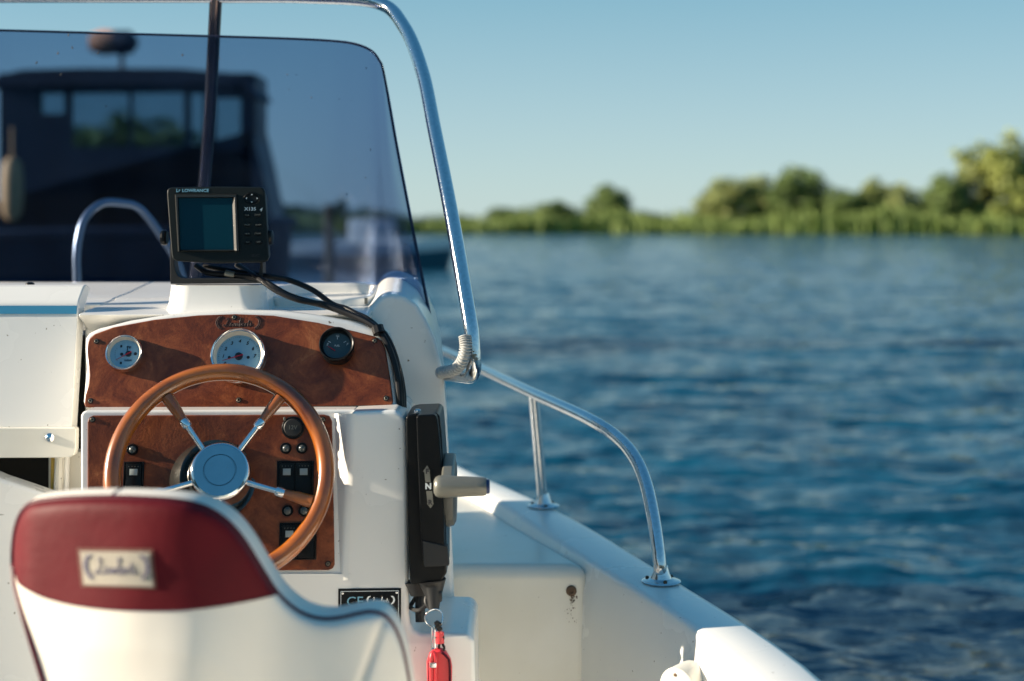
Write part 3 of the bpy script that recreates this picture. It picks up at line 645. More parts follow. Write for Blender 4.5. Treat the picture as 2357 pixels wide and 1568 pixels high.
# ------------------------------------------------------------------ gauges
def gauge(u, v, rpx, kind, label):
    Rr = rpx*K*2.52; m = UP.frame(u, v, .0062); b = BM(); h = .022 if rpx > 50 else .018
    if kind != 'dark': pf = [(Rr*.97, -.002), (Rr*1.0, .003), (Rr*1.0, h*.35), (Rr*.955, h*.5), (Rr*.985, h*.68), (Rr*.97, h*.85), (Rr*.93, h*.98), (Rr*.885, h*.93), (Rr*.87, h*.84), (Rr*.865, h*.60), (Rr*.77, h*.30)]
    else: h = .036; pf = [(Rr*.95, -.002), (Rr*.97, h*.5), (Rr, h*.7), (Rr*.99, h*.95), (Rr*.95, h), (Rr*.86, h*.95), (Rr*.80, h*.7), (Rr*.78, h*.5)]
    lathe(b, pf, 56); g = obj('gauge', b, 'chrome' if kind != 'dark' else 'black', boat, mw=m, sharp=50); g['label'] = label
    zf_ = pf[-1][1]+.0003
    if kind != 'dark':
        b = BM(); lathe(b, [(Rr*.866, h*.80), (Rr*.78, h*.45), (Rr*.775, h*.30)], 48); obj('inner_ring', b, 'label', g, mw=m.copy())
    b = BM(); lathe(b, [(Rr*.79, zf_-.001), (Rr*.785, zf_), (0, zf_)], 48); obj('dial_face', b, 'dial' if kind != 'dark' else 'dialdark', g, mw=m.copy())
    mk = BM(); T = lambda x, y, z=.0006: Matrix.Translation((x, y, zf_+z))
    nd = BM()
    def hand(a, L, back, r):
        d = Vector((math.cos(R(a)), math.sin(R(a)), 0)); tube(nd, [-d*back+Vector((0, 0, zf_+.004)), d*L+Vector((0, 0, zf_+.003))], [r*1.2, r*.45], 6)
    if kind == 'tach':
        for i in range(-5, 76):
            a = R(210-i*240/80-15+15); major = i % 10 == 0; rr = Rr*.70
            s = (.0022, .0008) if major else ((.0013, .0005))
            if i % 2 and not major: continue
            box(mk, (0, 0, 0), (s[0], s[1], .0004), mtx=T(rr*math.cos(a), rr*math.sin(a)) @ Matrix.Rotation(a, 4, 'Z'))
        for i in range(0, 8):
            a = R(210-i*30); text(mk, str(i), Rr*.17, T(Rr*.55*math.cos(a), Rr*.55*math.sin(a)), .25, bold=.0002)
        for x in (-.33, .33): lathe(mk, [(Rr*.055, 0), (Rr*.055, .0006), (0, .0006)], 14, mtx=T(Rr*x, -Rr*.04, 0))
        lathe(mk, [(Rr*.14, 0), (Rr*.13, .003), (0, .0032)], 20, mtx=T(0, 0, 0)); hand(197, Rr*.58, Rr*.16, .0010)
        text(mk, 'x1000 r/min', Rr*.10, T(0, -Rr*.33), 0)
    elif kind == 'trim':
        for i in range(7):
            a = R(150+i*12); box(mk, (0, 0, 0), (.0014, .0006, .0004), mtx=T(Rr*.56*math.cos(a)+Rr*.05, Rr*.56*math.sin(a)) @ Matrix.Rotation(a, 4, 'Z'))
        for x, y, sx, sy in ((-.22, .42, .10, .13), (-.16, -.5, .10, .13)): box(mk, (Rr*x, Rr*y, zf_+.0006), (Rr*sx, Rr*sy, .0004))
        for x, y, sx, sy in ((.18, .38, .24, .04), (.12, .30, .04, .26), (.24, .34, .04, .12)): box(mk, (Rr*x, Rr*y, zf_+.0006), (Rr*sx, Rr*sy, .0004))
        text(mk, 'SUZUKI', Rr*.12, T(Rr*.2, -Rr*.36), 0)
        for x, y in ((-.16, -.02), (.56, .0)): lathe(mk, [(Rr*.085, 0), (Rr*.085, .0008), (0, .0008)], 14, mtx=T(Rr*x, Rr*y, 0))
        lathe(mk, [(Rr*.16, 0), (Rr*.15, .003), (0, .0032)], 20, mtx=T(Rr*.20, 0, 0))
        tube(nd, [Vector((Rr*.36, Rr*.10, zf_+.004)), Vector((-Rr*.42, -Rr*.36, zf_+.003))], [.0011, .0004], 6)
    else:
        for a, L in ((150, .16), (90, .2), (30, .16)):
            a = R(a); box(mk, (0, 0, 0), (Rr*L, .0009, .0004), mtx=T(Rr*.5*math.cos(a), Rr*.5*math.sin(a)) @ Matrix.Rotation(a, 4, 'Z'), mi=0)
        text(mk, '1/2', Rr*.17, T(0, Rr*.60), 0); text(mk, 'E', Rr*.2, T(-Rr*.56, Rr*.10), .3); text(mk, 'F', Rr*.2, T(Rr*.56, Rr*.10), .3); text(mk, 'FUEL', Rr*.14, T(0, Rr*.02), 0)
        tube(nd, [Vector((-Rr*.1, -Rr*.30, zf_+.004)), Vector((-Rr*.5, -Rr*.02, zf_+.003))], [.0010, .0004], 6)
    obj('dial_marks', mk, 'mark' if kind != 'dark' else 'markw', g, mw=m.copy(), smooth=False); obj('needle', nd, 'red', g, mw=m.copy())
gauge(289, 817, 43.5, 'trim', 'small chrome rimmed gauge at the left of the panel')
gauge(551, 823, 65.5, 'tach', 'large chrome rimmed rev counter in the middle of the panel')
gauge(778, 804, 40.5, 'dark', 'black rimmed fuel gauge at the right of the panel')
# ------------------------------------------------------------------ switches, buttons, socket
def rocker(u, v, w_, h_, n, label=None):
    m = RP.frame(u, v, .0055); s = K*2.45; W, H = w_*s, h_*s; b = BM(); e = .0028
    for x, y, a, c in ((-W/2+e/2, 0, e, H), (W/2-e/2, 0, e, H), (0, H/2-e/2, W-2*e, e), (0, -H/2+e/2, W-2*e, e)): box(b, (x, y, .0018), (a, c, .0044), .0007)
    box(b, (0, 0, .0004), (W-2*e, H-2*e, .0016)); g = obj('rocker_switch', b, 'black', boat, mw=m)
    if label: g['label'] = label
    ww = (W-2*e)/n
    for i in range(n):
        x = -W/2+e+ww*(i+.5); k_ = BM()
        prism(k_, [Vector((x-ww*.45, y, z)) for y, z in ((-H/2+e*1.2, .0012), (H/2-e*1.2, .0012), (H/2-e*1.2, .0062), (H*.12, .0040), (0, .0036), (-H/2+e*1.2, .0078))], (ww*.9, 0, 0), .0005, 2); obj('rocker', k_, 'black', g, mw=m.copy())
        k_ = BM(); box(k_, (x, H*.20, .0047), (ww*.46, H*.18, .0014), .0003); obj('window', k_, 'lamp_glass', g, mw=m.copy())
        k_ = BM()
        for j in range(4): lathe(k_, [(.0007, .0050), (.0007, .0064), (0, .0066)], 6, mtx=Matrix.Translation((x+(j-1.5)*ww*.18, H*.36, 0)))
        obj('pips', k_, 'alu', g, mw=m.copy())
rocker(308, 1103, 46, 78, 1, 'single rocker switch left of the wheel hub'); rocker(680, 1103, 84, 82, 2, 'pair of rocker switches right of the wheel hub'); rocker(686, 1246, 84, 82, 2, 'lower pair of rocker switches near the panel foot')
def button(u, v):
    m = RP.frame(u, v, .0055); b = BM(); r = .0098
    lathe(b, [(r, -.001), (r, .002), (r*.93, .0034), (r*.78, .0036), (r*.70, .0022), (r*.5, .0022), (r*.42, .0034), (r*.3, .0046), (0, .005)], 28); obj('push_button', b, 'black', boat, mw=m)
    b = BM(); lathe(b, [(r*.66, .0024), (r*.60, .0032), (r*.46, .0036), (r*.3, .0054), (0, .0060)], 24); obj('lens', b, 'blens', LAST(), mw=m.copy())
def LAST():
    return [o for o in COL.objects if o.name.startswith('push_button')][-1]
for p in ((305, 1035), (658, 1032), (695, 1032), (662, 1176), (700, 1176)): button(*p)
b = BM(); m = RP.frame(675, 985, .0055); r = .0195
lathe(b, [(r, -.001), (r*1.0, .004), (r*.92, .006), (r*.82, .006), (r*.8, .0045)], 40); so = obj('power_socket', b, 'black', boat, mw=m)
b = BM(); lathe(b, [(r*.79, .003), (r*.79, .0085), (r*.72, .010), (0, .0105)], 40); lid = obj('socket_cap', b, 'blackmat', so, mw=m.copy())
b = BM(); text(b, '12V', r*.5, Matrix.Translation((0, 0, .0108))); box(b, (-r*.75, r*.78, .006), (.004, .006, .004), .001); obj('print', b, 'alu', lid, mw=m.copy())
# ------------------------------------------------------------------ builder's plate
m = LO.frame(851, 1405, .0010); b = BM(); s = K*2.41; box(b, (0, 0, .0008), (144*s, 100*s, .0016), .0012, mi=0); o = obj('builders_plate', b, 'black', boat, mw=m)
b = BM(); W, H = 70*s, 48*s
for x, y, a, c in ((-W+.003, 0, .0009, 2*H-.006), (W-.003, 0, .0009, 2*H-.006), (0, H-.003, 2*W-.006, .0009), (0, -H+.003, 2*W-.006, .0009), (0, -.004, 2*W-.01, .0007), (0, -.018, 2*W-.01, .0005)): box(b, (x, y, .0018), (a, c, .0004))
text(b, 'CE', .022, Matrix.Translation((-W*.48, H*.42, .0018)), sx=1.1, mi=1)
emblem(b, .046, Matrix.Translation((W*.36, H*.45, .0018)), .00042); text(b, 'ITALY', .004, Matrix.Translation((W*.36, H*.13, .0018)))
text(b, 'HULL No', .006, Matrix.Translation((-W*.5, -H*.30, .0018))); text(b, 'MAX HP', .006, Matrix.Translation((W*.62, -H*.28, .0018)))
obj('plate_print', b, ['markw', 'markb'], o, mw=m.copy(), smooth=False)
for x, y in ((-W+.006, H-.006), (W-.006, H-.006)):
    b = BM(); lathe(b, [(.0022, .0016), (.002, .0026), (0, .003)], 12, mtx=Matrix.Translation((x, y, 0))); obj('rivet', b, 'chrome', o, mw=m.copy())
# ------------------------------------------------------------------ companionway hatch on the left
b = BM(); hx0 = -1.62; hx1 = P(178, 0, 2.62).x
def prof(pts, x): return [Vector((x, Y, P(0, v, Y).z)) for v, Y in pts]
prism(b, prof([(655, 2.675), (660, 2.66), (689, 2.632), (700, 2.626), (800, 2.612), (985, 2.585), (985, 2.62), (800, 2.65), (705, 2.668), (668, 2.70), (662, 2.70)], hx0), (hx1-hx0, 0, 0), .004, 3, ang=22)
hatch = obj('cabin_hatch', b, 'gel', boat, wn=True)
b = BM(); prism(b, prof([(704, 2.6235), (723, 2.6205), (723, 2.632), (704, 2.634)], hx0+.002), (hx1-hx0-.004, 0, 0), .0005, 1); obj('shade_band', b, 'shade_band', hatch)  # band of shade across the hatch, built as a blue strip
fl = Plane(985, 2.575, 4); b = BM(); prism(b, uv(fl, [(-420, 985), (172, 985), (175, 990), (174, 1035), (170, 1048), (158, 1054), (-420, 1056)]), (0, .02, 0), .003, 3); o = obj('hatch_flange', b, 'gel_dirty', hatch, wn=True)
b = BM(); m = fl.frame(114, 1008, .0); lathe(b, [(.0085, 0), (.0085, .001), (.006, .004), (.002, .0058), (0, .006)], 20); obj('bolt', b, 'chrome', o, mw=m)
b = BM(); m = Matrix.Translation(P(69, 657, 2.685)); lathe(b, [(.009, -.002), (.008, .004), (.004, .006), (0, .006)], 14, mtx=m); obj('hatch_stud', b, 'black', hatch)
b = BM(); prism(b, [P(-420, 775, 3.1), P(215, 775, 3.1), P(215, 1500, 3.1), P(-420, 1500, 3.1)], (0, .05, 0)); obj('cabin_shade_sheet', b, 'dark', boat)  # black sheet in place of the shade inside the cabin
# two lit frames of the cabin opening and the curved door below
b = BM(); prism(b, [P(u, v, 2.66) for u, v in ((111, 1040), (190, 1040), (190, 1700), (111, 1700))], (0, .04, 0), .003); obj('door_frame', b, 'gel_dirty', boat, wn=True)
b = BM(); tube(b, [P(137, 1050, 2.635), P(133, 1150, 2.63), P(128, 1300, 2.63)], .0085, 10); o = obj('wiring_conduit', b, 'gel_dirty', boat)
b = BM(); tube(b, [P(124, 1050, 2.64), P(122, 1150, 2.64), P(121, 1300, 2.64)], .0052, 8); obj('yellow_pipe', b, 'yellow', boat)
b = BM(); tube(b, [P(153, 1045, 2.64), P(150, 1300, 2.64)], .006, 8); obj('door_trim', b, 'gel', boat)
b = BM(); prism(b, [P(u, v, 2.56) for u, v in ((-420, 1010), (-100, 1058), (0, 1102), (60, 1122), (130, 1146), (190, 1172), (190, 1800), (-420, 1800))], (0, .05, 0), .008, 4); o = obj('cabin_door', b, 'gel', boat, wn=True); o['label'] = 'white curved panel behind the left edge of the seat'
b = BM(); prism(b, [Vector((-1.55, 2.9, .12)), Vector((-1.15, 2.9, .12)), Vector((-1.15, 2.9, 1.18)), Vector((-1.55, 2.9, 1.2))], (0, .3, 0)); prism(b, [Vector((-1.62, 2.67, .12)), Vector((-1.5, 2.67, .12)), Vector((-1.5, 2.67, 1.22)), Vector((-1.62, 2.67, 1.22))], (0, .5, 0), .02); obj('port_bulkhead', b, 'gel', boat, wn=True)
# ------------------------------------------------------------------ windshield
def windshield():
    bot = [(-480, 640, 3.17), (-200, 642, 3.17), (0, 645, 3.17), (250, 647, 3.165), (450, 649, 3.15), (600, 652, 3.12), (720, 657, 3.06), (800, 664, 3.00), (860, 675, 2.95), (900, 690, 2.91), (935, 712, 2.88), (965, 742, 2.86), (982, 760, 2.85), (991, 768, 2.845)]
    top = [(-500, 62, 3.02), (-210, 66, 3.02), (0, 70, 3.02), (250, 77, 3.01), (500, 84, 2.99), (660, 89, 2.97), (760, 94, 2.95), (815, 101, 2.935), (853, 116, 2.92), (872, 138, 2.91), (884, 172, 2.905), (912, 330, 2.895), (953, 545, 2.87), (996, 764, 2.842)]
    tb = catmull(bot, 10); tt = catmull(top, 10)
    for _ in range(40):
        for q_ in (tb, tt):
            zz = [p.z for p in q_]
            for i in range(1, len(q_)-1): q_[i].z = (zz[i-1]+2*zz[i]+zz[i+1])/4; nn = len(tb); rows = 34
    ed = tt  # free edge along the top and the right side
    bm = bmesh.new(); grid = []
    for i in range(nn):
        col = []
        for j in range(rows+1):
            t_ = j/rows; q = tb[i]*(1-t_)+tt[i]*t_; col.append(bm.verts.new(P(q.x, q.y, q.z-.012*math.sin(math.pi*t_))))
        grid.append(col)
    for i in range(nn-1):
        for j in range(rows): bm.faces.new((grid[i][j], grid[i+1][j], grid[i+1][j+1], grid[i][j+1]))
    edge = [v.co.copy() for v in [g[-1] for g in grid]]
    bmesh.ops.recalc_face_normals(bm, faces=bm.faces)
    ns = {v: v.normal.copy() for v in bm.verts}; bm.normal_update()
    bmesh.ops.solidify(bm, geom=bm.faces[:], thickness=.004)
    w_ = obj('windshield', bm, 'tint', boat, sharp=60)
    e = BM(); tube(e, edge, .0026, 8); obj('edge', e, 'tintedge', w_)
    sp = BM(); rng = random.Random(9)
    for i in range(34):
        a = rng.randrange(4, nn-12); j = rng.randrange(12, rows-1); q = tb[a]*(1-j/rows)+tt[a]*(j/rows); c = P(q.x+rng.uniform(-10, 10), q.y, q.z-.012*math.sin(math.pi*j/rows)-.004); r_ = rng.uniform(.0006, .0016)
        lathe(sp, [(r_, 0), (r_*.6, .0005), (0, .0006)], 7, mtx=Matrix.Translation(c) @ Matrix.Rotation(R(90), 4, 'X'), sx=rng.uniform(.7, 1.3), sy=rng.uniform(.8, 1.6))
    for u, v in ((134, 120), (142, 170), (166, 107), (228, 120), (420, 124), (158, 78), (86, 142)):
        c = P(u, v, 2.995); tube(sp, [c, c+Vector((random.uniform(-.004, .004), 0, -.005))], .0014, 5)
    ds = obj('dirt_specks', sp, 'mark', w_); ds['kind'] = 'stuff'
windshield()
# ------------------------------------------------------------------ steel frame over the windshield
tubeR = .0138
right = [P(1022, 860, 2.72), P(1064, 862, 2.60), P(1091, 862, 2.555), P(1091, 800, 2.55), P(1085, 760, 2.56), P(1040, 500, 2.67), P(1000, 298, 2.78), P(972, 165, 2.86), P(930, 62, 2.95), P(868, 6, 3.02), P(700, -7, 3.04), P(500, -8, 3.04), P(295, -10, 3.04)]
rp = [right[0]]+fillet([right[0], right[2]+Vector((.002, -.004, -.004)), right[4]], .035, 6)[1:-1]+catmull([right[4], right[5], right[6], right[7], right[8], right[9], right[10], right[11], right[12]], 8)
lp = [Vector((2*CX-p.x, p.y, p.z)) for p in rp][::-1]
# join the two halves at the centre line
full = rp[:-6]+[p for p in lp if p.x < P(295, 0, 3.04).x-.35]
b = BM(); tube(b, full, tubeR, 20); fr = obj('steel_frame', b, 'tube', boat, sharp=60); fr['label'] = 'bent stainless tube arching over the windshield'
b = BM(); tube(b, [P(497, -4, 3.04), P(484, 250, 3.14), P(470, 430, 3.215), P(444, 690, 3.29)], .0135, 16); o = obj('windshield_strut', b, 'strutmat', fr)
b = BM(); tube(b, catmull([P(1070, 775, 2.535), P(1072, 800, 2.530), P(1064, 832, 2.535), P(1045, 852, 2.56), P(1015, 858, 2.62)], 8), .0084, 12)
q = catmull([P(1070, 775, 2.535), P(1072, 800, 2.530), P(1064, 832, 2.535), P(1045, 852, 2.56), P(1015, 858, 2.62)], 5)
for i, p in enumerate(q):
    d = (q[min(i+1, len(q)-1)]-q[max(0, i-1)]).normalized(); tube(b, [p-d*.0017, p-d*.0006, p+d*.0006, p+d*.0017], [.0088, .0116, .0116, .0088], 14)
obj('corrugated_hose', b, 'hose', boat, sharp=80)
# ------------------------------------------------------------------ bow rail
rl = catmull([G(1521, 1338)+Vector((0, 0, -.002)), P(1519, 1300, 2.655), P(1506, 1205, 2.69), P(1487, 1115, 2.75), P(1460, 1052, 2.81), P(1418, 1005, 2.88), P(1350, 962, 2.98), P(1225, 905, 3.28), P(1108, 850, 3.75), P(1015, 806, 4.25), P(900, 765, 4.8), P(800, 738, 5.3)], 9)
b = BM(); tube(b, rl, .0128, 18); rail = obj('bow_rail', b, 'tube', boat, sharp=60)
b = BM(); s0 = P(1228, 906, 3.275); s1 = G(1251, 1166); tube(b, [s0, s1], .0122, 16); obj('stanchion', b, 'tube', rail)
for c in (G(1522, 1340), s1):
    b = BM(); lathe(b, [(.036, .0005), (.037, .0025), (.034, .0045), (.030, .005), (.020, .008), (.016, .018), (.013, .030), (.0, .031)], 30, mtx=Matrix.Translation(c)); 
    for a in (40, 160, 280): lathe(b, [(.0035, .0), (.0035, .008), (.002, .0095), (0, .0095)], 10, mtx=Matrix.Translation(c+Vector((.027*math.cos(R(a)), .027*math.sin(R(a)), 0))), mi=1)
    obj('rail_flange', b, ['tube', 'stain'], rail, sharp=40)
# grab rail on the foredeck seen through the windshield
b = BM(); tube(b, fillet([P(186, 900, 3.9), P(175, 575, 3.9), P(192, 500, 3.92), P(236, 463, 3.96), P(316, 472, 4.05), P(350, 512, 4.08), P(412, 605, 4.13), P(470, 900, 4.15)], [.08, .10, .10, .10, .08, .05], 8), .0112, 14)
obj('foredeck_grab_rail', b, 'satin', boat, sharp=60)
# round deck plate at the bottom right
m = Matrix.Translation(P(1560, 1582, 2.31)) @ Matrix.Rotation(R(90), 4, 'X') @ Matrix.Rotation(R(-35), 4, 'Y')
b = BM(); lathe(b, [(.031, -.05), (.032, .001), (.031, .003), (.028, .0045), (.012, .006), (0, .0065)], 30); lathe(b, [(.003, .003), (.0028, .0065), (0, .007)], 8, mtx=Matrix.Translation((-.002, .021, 0)), mi=1); obj('round_cap', b, ['gel_dirty', 'stain'], boat, mw=m)

# ================================================================== THINGS ON THE BOAT
# ------------------------------------------------------------------ fish finder
FP = Plane(600, 2.615, 7)
ff = empty('fish_finder', P(497, 655, 2.69), 'black fish finder with a dark blue screen on the white dash pedestal', 'fish finder')
b = BM(); prism(b, uv(FP, [(383.5, 446), (384, 437), (390, 431), (498, 429), (600, 430), (607, 433), (610, 441), (614, 510), (619, 592), (617, 601), (607, 605), (500, 607), (406, 602), (397, 597), (394, 588), (388, 510)]), (.004, .05, 0), .0055, 4, ang=38, taper=[FP(u, v)+Vector((.006 if u < 500 else -.006, .052, .004 if v > 520 else -.008)) for u, v in [(383.5, 446), (384, 437), (390, 431), (498, 429), (600, 430), (607, 433), (610, 441), (614, 510), (619, 592), (617, 601), (607, 605), (500, 607), (406, 602), (397, 597), (394, 588), (388, 510)]])
body = obj('housing', b, 'greybody', ff, wn=True)
def ringrect(dst, q, outer, inner, pl, ho, hi, mi=0):
    bm = bmesh.new(); o_ = [pl(u, v, -.001) for u, v in outer]; m1 = [pl(u+(2.5 if u < q[0] else -2.5), v+(2.5 if v < q[1] else -2.5), ho) for u, v in outer]
    m2 = [pl(u+(-2.5 if u < q[0] else 6), v+(-2.5 if v < q[1] else 2.5), ho) for u, v in inner]; i_ = [pl(u+(4.5 if u < q[0] else -4.5)*0, v, hi) for u, v in inner]
    R_ = [[bm.verts.new(p) for p in r] for r in (o_, m1, m2, i_)]
    for a, c in zip(R_, R_[1:]):
        for i in range(4): bm.faces.new((a[i], a[(i+1) % 4], c[(i+1) % 4], c[i]))
    for f in bm.faces: f.material_index = mi
    merge(dst, bm)
b = BM(); ringrect(b, (475, 515), [(402, 447), (546, 447), (552, 580), (409, 580)], [(411, 456), (534, 456), (538.5, 575), (415.5, 575)], FP, .0060, .0006); M['bez'] = mat('bezel_plastic', (.012, .013, .012), .36, spec=.55)
obj('screen_bezel', b, 'bez', ff, sharp=20)
b = BM(); prism(b, uv(FP, [(409, 454), (536, 454), (541, 577), (413, 577)], .0010), (0, .002, 0)); obj('screen', b, 'screen', ff)
m = FP.frame(580, 457, .0002); b = BM(); tube(b, [Vector((.0145*math.cos(a), .0108*math.sin(a), .0004)) for a in [k*math.pi/16 for k in range(32)]], .0009, 6, closed=True)
lathe(b, [(.0125, 0), (.0115, .0014), (.004, .0006), (0, .0006)], 28, sy=.74); kp = obj('arrow_key', b, 'black', ff, mw=m)
b = BM()
for a in range(4):
    q = Matrix.Rotation(R(90*a), 4, 'Z'); d = .0102 if a % 2 == 0 else .0072
    prism(b, [q @ Vector((d+x, y, .0022)) for x, y in ((-.0012, -.0018), (.0012, 0), (-.0012, .0018))], (0, 0, -.001))
obj('arrow_print', b, 'markw', kp, mw=m.copy(), smooth=False)
for i, (u, v, r_) in enumerate([(569, 496, .7), (593, 495, .7), (570, 518, .7), (595, 518, .7), (570, 538.5, 1), (594, 538, .7), (571, 558, 1), (596, 557.5, 1)]):
    m = FP.frame(u, v, .0002); b = BM(); lathe(b, [(.0066, 0), (.0064, .0008), (.0052, .0018), (0, .0022)], 20, sy=.66); kb = obj('key', b, 'black', ff, mw=m)
    b = BM(); text(b, ['PWR', 'ZOOM', 'PAGES', 'ALARM', 'MENU', 'CHART', 'ENT', 'EXIT'][i], .0036, Matrix.Translation((0, 0, .0023))); obj('key_print', b, 'alu', kb, mw=m.copy(), smooth=False)
b = BM(); text(b, 'LOWRANCE', .0082, FP.frame(450, 439, .0003), 0, bold=.00018, sx=1.08); text(b, 'L', .0085, FP.frame(408, 439, .0003), 0, bold=.0003); text(b, 'r', .007, FP.frame(413, 438.2, .0003), 0, bold=.0003)
obj('maker_name', b, 'markb', ff, smooth=False)
b = BM(); text(b, 'X135', .0085, FP.frame(576, 481.5, .0003), 0, bold=.0002, sx=1.15); text(b, '4', .0095, FP.frame(600, 483, .0003), .3, bold=.0001)
obj('model_number', b, 'markw', ff, smooth=False)
b = BM(); text(b, 'IPX7', .0075, FP.frame(588, 589, .0003), 0); obj('embossed_mark', b, 'blackmat', ff, smooth=False)
# bracket and knobs
b = BM(); Yk = 2.645
prism(b, [P(u, v, Yk) for u, v in ((391, 560), (399, 560), (401, 608), (403, 622), (410, 636), (420, 641), (585, 641), (594, 634), (598, 618), (598, 560), (605, 560), (605, 652), (392, 654))], (0, .032, 0), .0012, 2, ang=40); obj('bracket', b, 'blackmat', ff, wn=True)
for u, sg in ((383, -1), (616, 1)):
    b = BM(); lathe(b, [(.0, -.002), (.012, -.002), (.0145, .001), (.0150, .005), (.0135, .009), (.008, .0105), (0, .0105)], 12, mtx=Matrix.Translation(P(u, 547, 2.655)) @ Matrix.Rotation(R(90*sg), 4, 'Y')); obj('clamp_knob', b, 'black', ff, sharp=25)
# ------------------------------------------------------------------ cables
cb = [
 [P(452, 612, 2.68), P(480, 628, 2.66), P(540, 634, 2.655), P(590, 640, 2.64), P(620, 655, 2.61), P(660, 678, 2.60), P(700, 692, 2.60), P(745, 703, 2.60), P(800, 722, 2.585), P(850, 745, 2.565), P(880, 772, 2.55), P(903, 820, 2.535), P(917, 880, 2.52), P(922, 950, 2.51)],
 [P(470, 612, 2.69), P(520, 622, 2.67), P(575, 630, 2.66), P(620, 637, 2.65), P(665, 645, 2.66), P(720, 668, 2.65), P(765, 700, 2.62), P(800, 712, 2.60), P(845, 738, 2.575), P(885, 768, 2.555), P(910, 820, 2.54), P(922, 880, 2.53), P(927, 950, 2.52)],
 [P(545, 610, 2.69), P(570, 625, 2.665), P(600, 645, 2.62), P(640, 672, 2.60), P(690, 692, 2.59), P(745, 700, 2.60), P(800, 715, 2.60), P(850, 737, 2.575), P(890, 780, 2.56), P(916, 840, 2.545), P(928, 900, 2.54), P(930, 950, 2.53)],
]
for i, c in enumerate(cb):
    b = BM(); tube(b, catmull(c, 8), [.0058, .0052, .0050][i], 10); o = obj('cable', b, 'rubber'); 
    tag(o, ['thick black cable drooping lowest from the fish finder across the dash', 'black cable looping highest from the fish finder past the storage tray', 'thin black cable between the lowest and the highest loops, ending behind the throttle box'][i], 'cable', 'black cables running from the fish finder')
b = BM(); p = P(529, 631, 2.652); tube(b, [p+Vector((-.0085, 0, .0018)), p+Vector((.0085, 0, -.0018))], .0062, 12); tag(obj('cable_tag', b, 'alu'), 'small grey tag wrapped round the black cables under the fish finder', 'tag')
for (x, y) in ((768, 1), (856, 2)):
    pass
b = BM(); cc = catmull(cb[0], 8); tube(b, [P(868, 752, 2.553), P(873, 768, 2.548)], .0115, 10); tag(obj('cable_tie', b, 'rubber'), 'black tape binding the cables at the panel corner', 'cable tie')
# ------------------------------------------------------------------ steering wheel
WC = P(507, 1088, 2.355); wn_ = Vector((.14, -.91, .40)).normalized(); xa = Vector((1, 0, 0)); xa = (xa-wn_*xa.dot(wn_)).normalized(); ya = wn_.cross(xa)
MW = Matrix(((xa.x, ya.x, wn_.x, WC.x), (xa.y, ya.y, wn_.y, WC.y), (xa.z, ya.z, wn_.z, WC.z), (0, 0, 0, 1)))
sw = empty('steering_wheel', tuple(P(488, 1108, 2.44)), 'round varnished wooden steering wheel with five chrome spokes in front of the panel', 'steering wheel')
RM, rm = .1735, .0154
b = BM(); tube(b, [Vector((RM*math.cos(2*math.pi*k/120), RM*math.sin(2*math.pi*k/120), 0)) for k in range(120)], rm, 24, closed=True, ry=.0146); obj('rim', b, 'wood', sw, mw=MW)
hubz = .0
b = BM(); lathe(b, [(.050, -.050), (.050, -.012), (.0475, -.006), (.0485, .002), (.0485, .010), (.0465, .0135), (.044, .0145)], 56); hub = obj('hub', b, 'chrome', sw, mw=MW, sharp=50)
b = BM(); lathe(b, [(.0445, .0144), (.0425, .0156), (.0272, .0156), (.0264, .0130), (.0254, .0130), (.0246, .0156), (0, .0156)], 56); obj('hub_cap', b, 'cap', hub, mw=MW.copy(), sharp=12)
for i in range(5):
    a = R(56+72*i); d = Vector((math.cos(a), math.sin(a), 0)); s0, s1 = d*.045+Vector((0, 0, -.010)), d*.098+Vector((0, 0, -.004)); s2 = d*.160
    b = BM(); tube(b, [s0, s1], .0052, 14); tube(b, [s1-d*.002, s1+d*.001, s1+d*.010, s1+d*.013], [.0072, .0084, .0084, .0074], 16); s_ = obj('spoke', b, 'chrome', sw, mw=MW.copy(), sharp=45)
    b = BM(); tube(b, [s1+d*.012, s1+d*.022, d*.135+Vector((0, 0, -.001)), s2], [.0070, .0082, .0098, .0112], 16); obj('wooden_sleeve', b, 'wood', s_, mw=MW.copy())
pb_ = RP(487, 1110, .005); ax = (WC-wn_*.030-pb_); L_ = ax.length; q = ax.to_track_quat('Z', 'Y').to_matrix().to_4x4(); q.translation = pb_
b = BM(); lathe(b, [(.070, -.01), (.070, .006), (.069, .018), (.066, .034), (.058, L_*.62), (.050, L_*.88), (.046, L_+.016)], 48, mtx=q); obj('column_housing', b, 'bell', sw, sharp=60) if 'bell' in M else obj('column_housing', b, 'chromedark' if 'chromedark' in M else 'chrome', sw, sharp=60)
b = BM(); p = RP(490, 1028, .01); box(b, p, (.034, .02, .010), .002); 
for i in range(7): box(b, p+Vector((-.015+.005*i, -.011, .001)), (.0022, .004, .011), .0005)
obj('tilt_lever', b, 'black', sw)
# ------------------------------------------------------------------ throttle control
def C6(x, y): return (736.6+.4363*x, 884+.4363*y)
tcx = empty('throttle_control', tuple(P(985, 1200, 2.42)), 'tall black throttle box with a grey lever handle on the right side of the console', 'throttle')
b = BM(); TP = Plane(1150, 2.395, 3)
prism(b, uv(TP, [C6(*p) for p in ((452, 175), (470, 163), (500, 156), (606, 152), (622, 156), (632, 172), (642, 270), (654, 480), (662, 700), (667, 830), (667, 1000), (640, 1042), (490, 1062), (474, 1050), (466, 900))]), (.0, .13, 0), .005, 3, ang=35)
obj('box', b, 'black', tcx, wn=True)
b = BM(); TF = Plane(1150, 2.372, 3)
prism(b, uv(TF, [C6(*p) for p in ((508, 175), (520, 164), (600, 160), (612, 168), (620, 190), (632, 300), (646, 520), (654, 700), (658, 850), (658, 952), (545, 952), (534, 830), (524, 600), (514, 350))]), (0, .03, 0), .007, 3, ang=35)
obj('front_cover', b, 'black', tcx, wn=True)
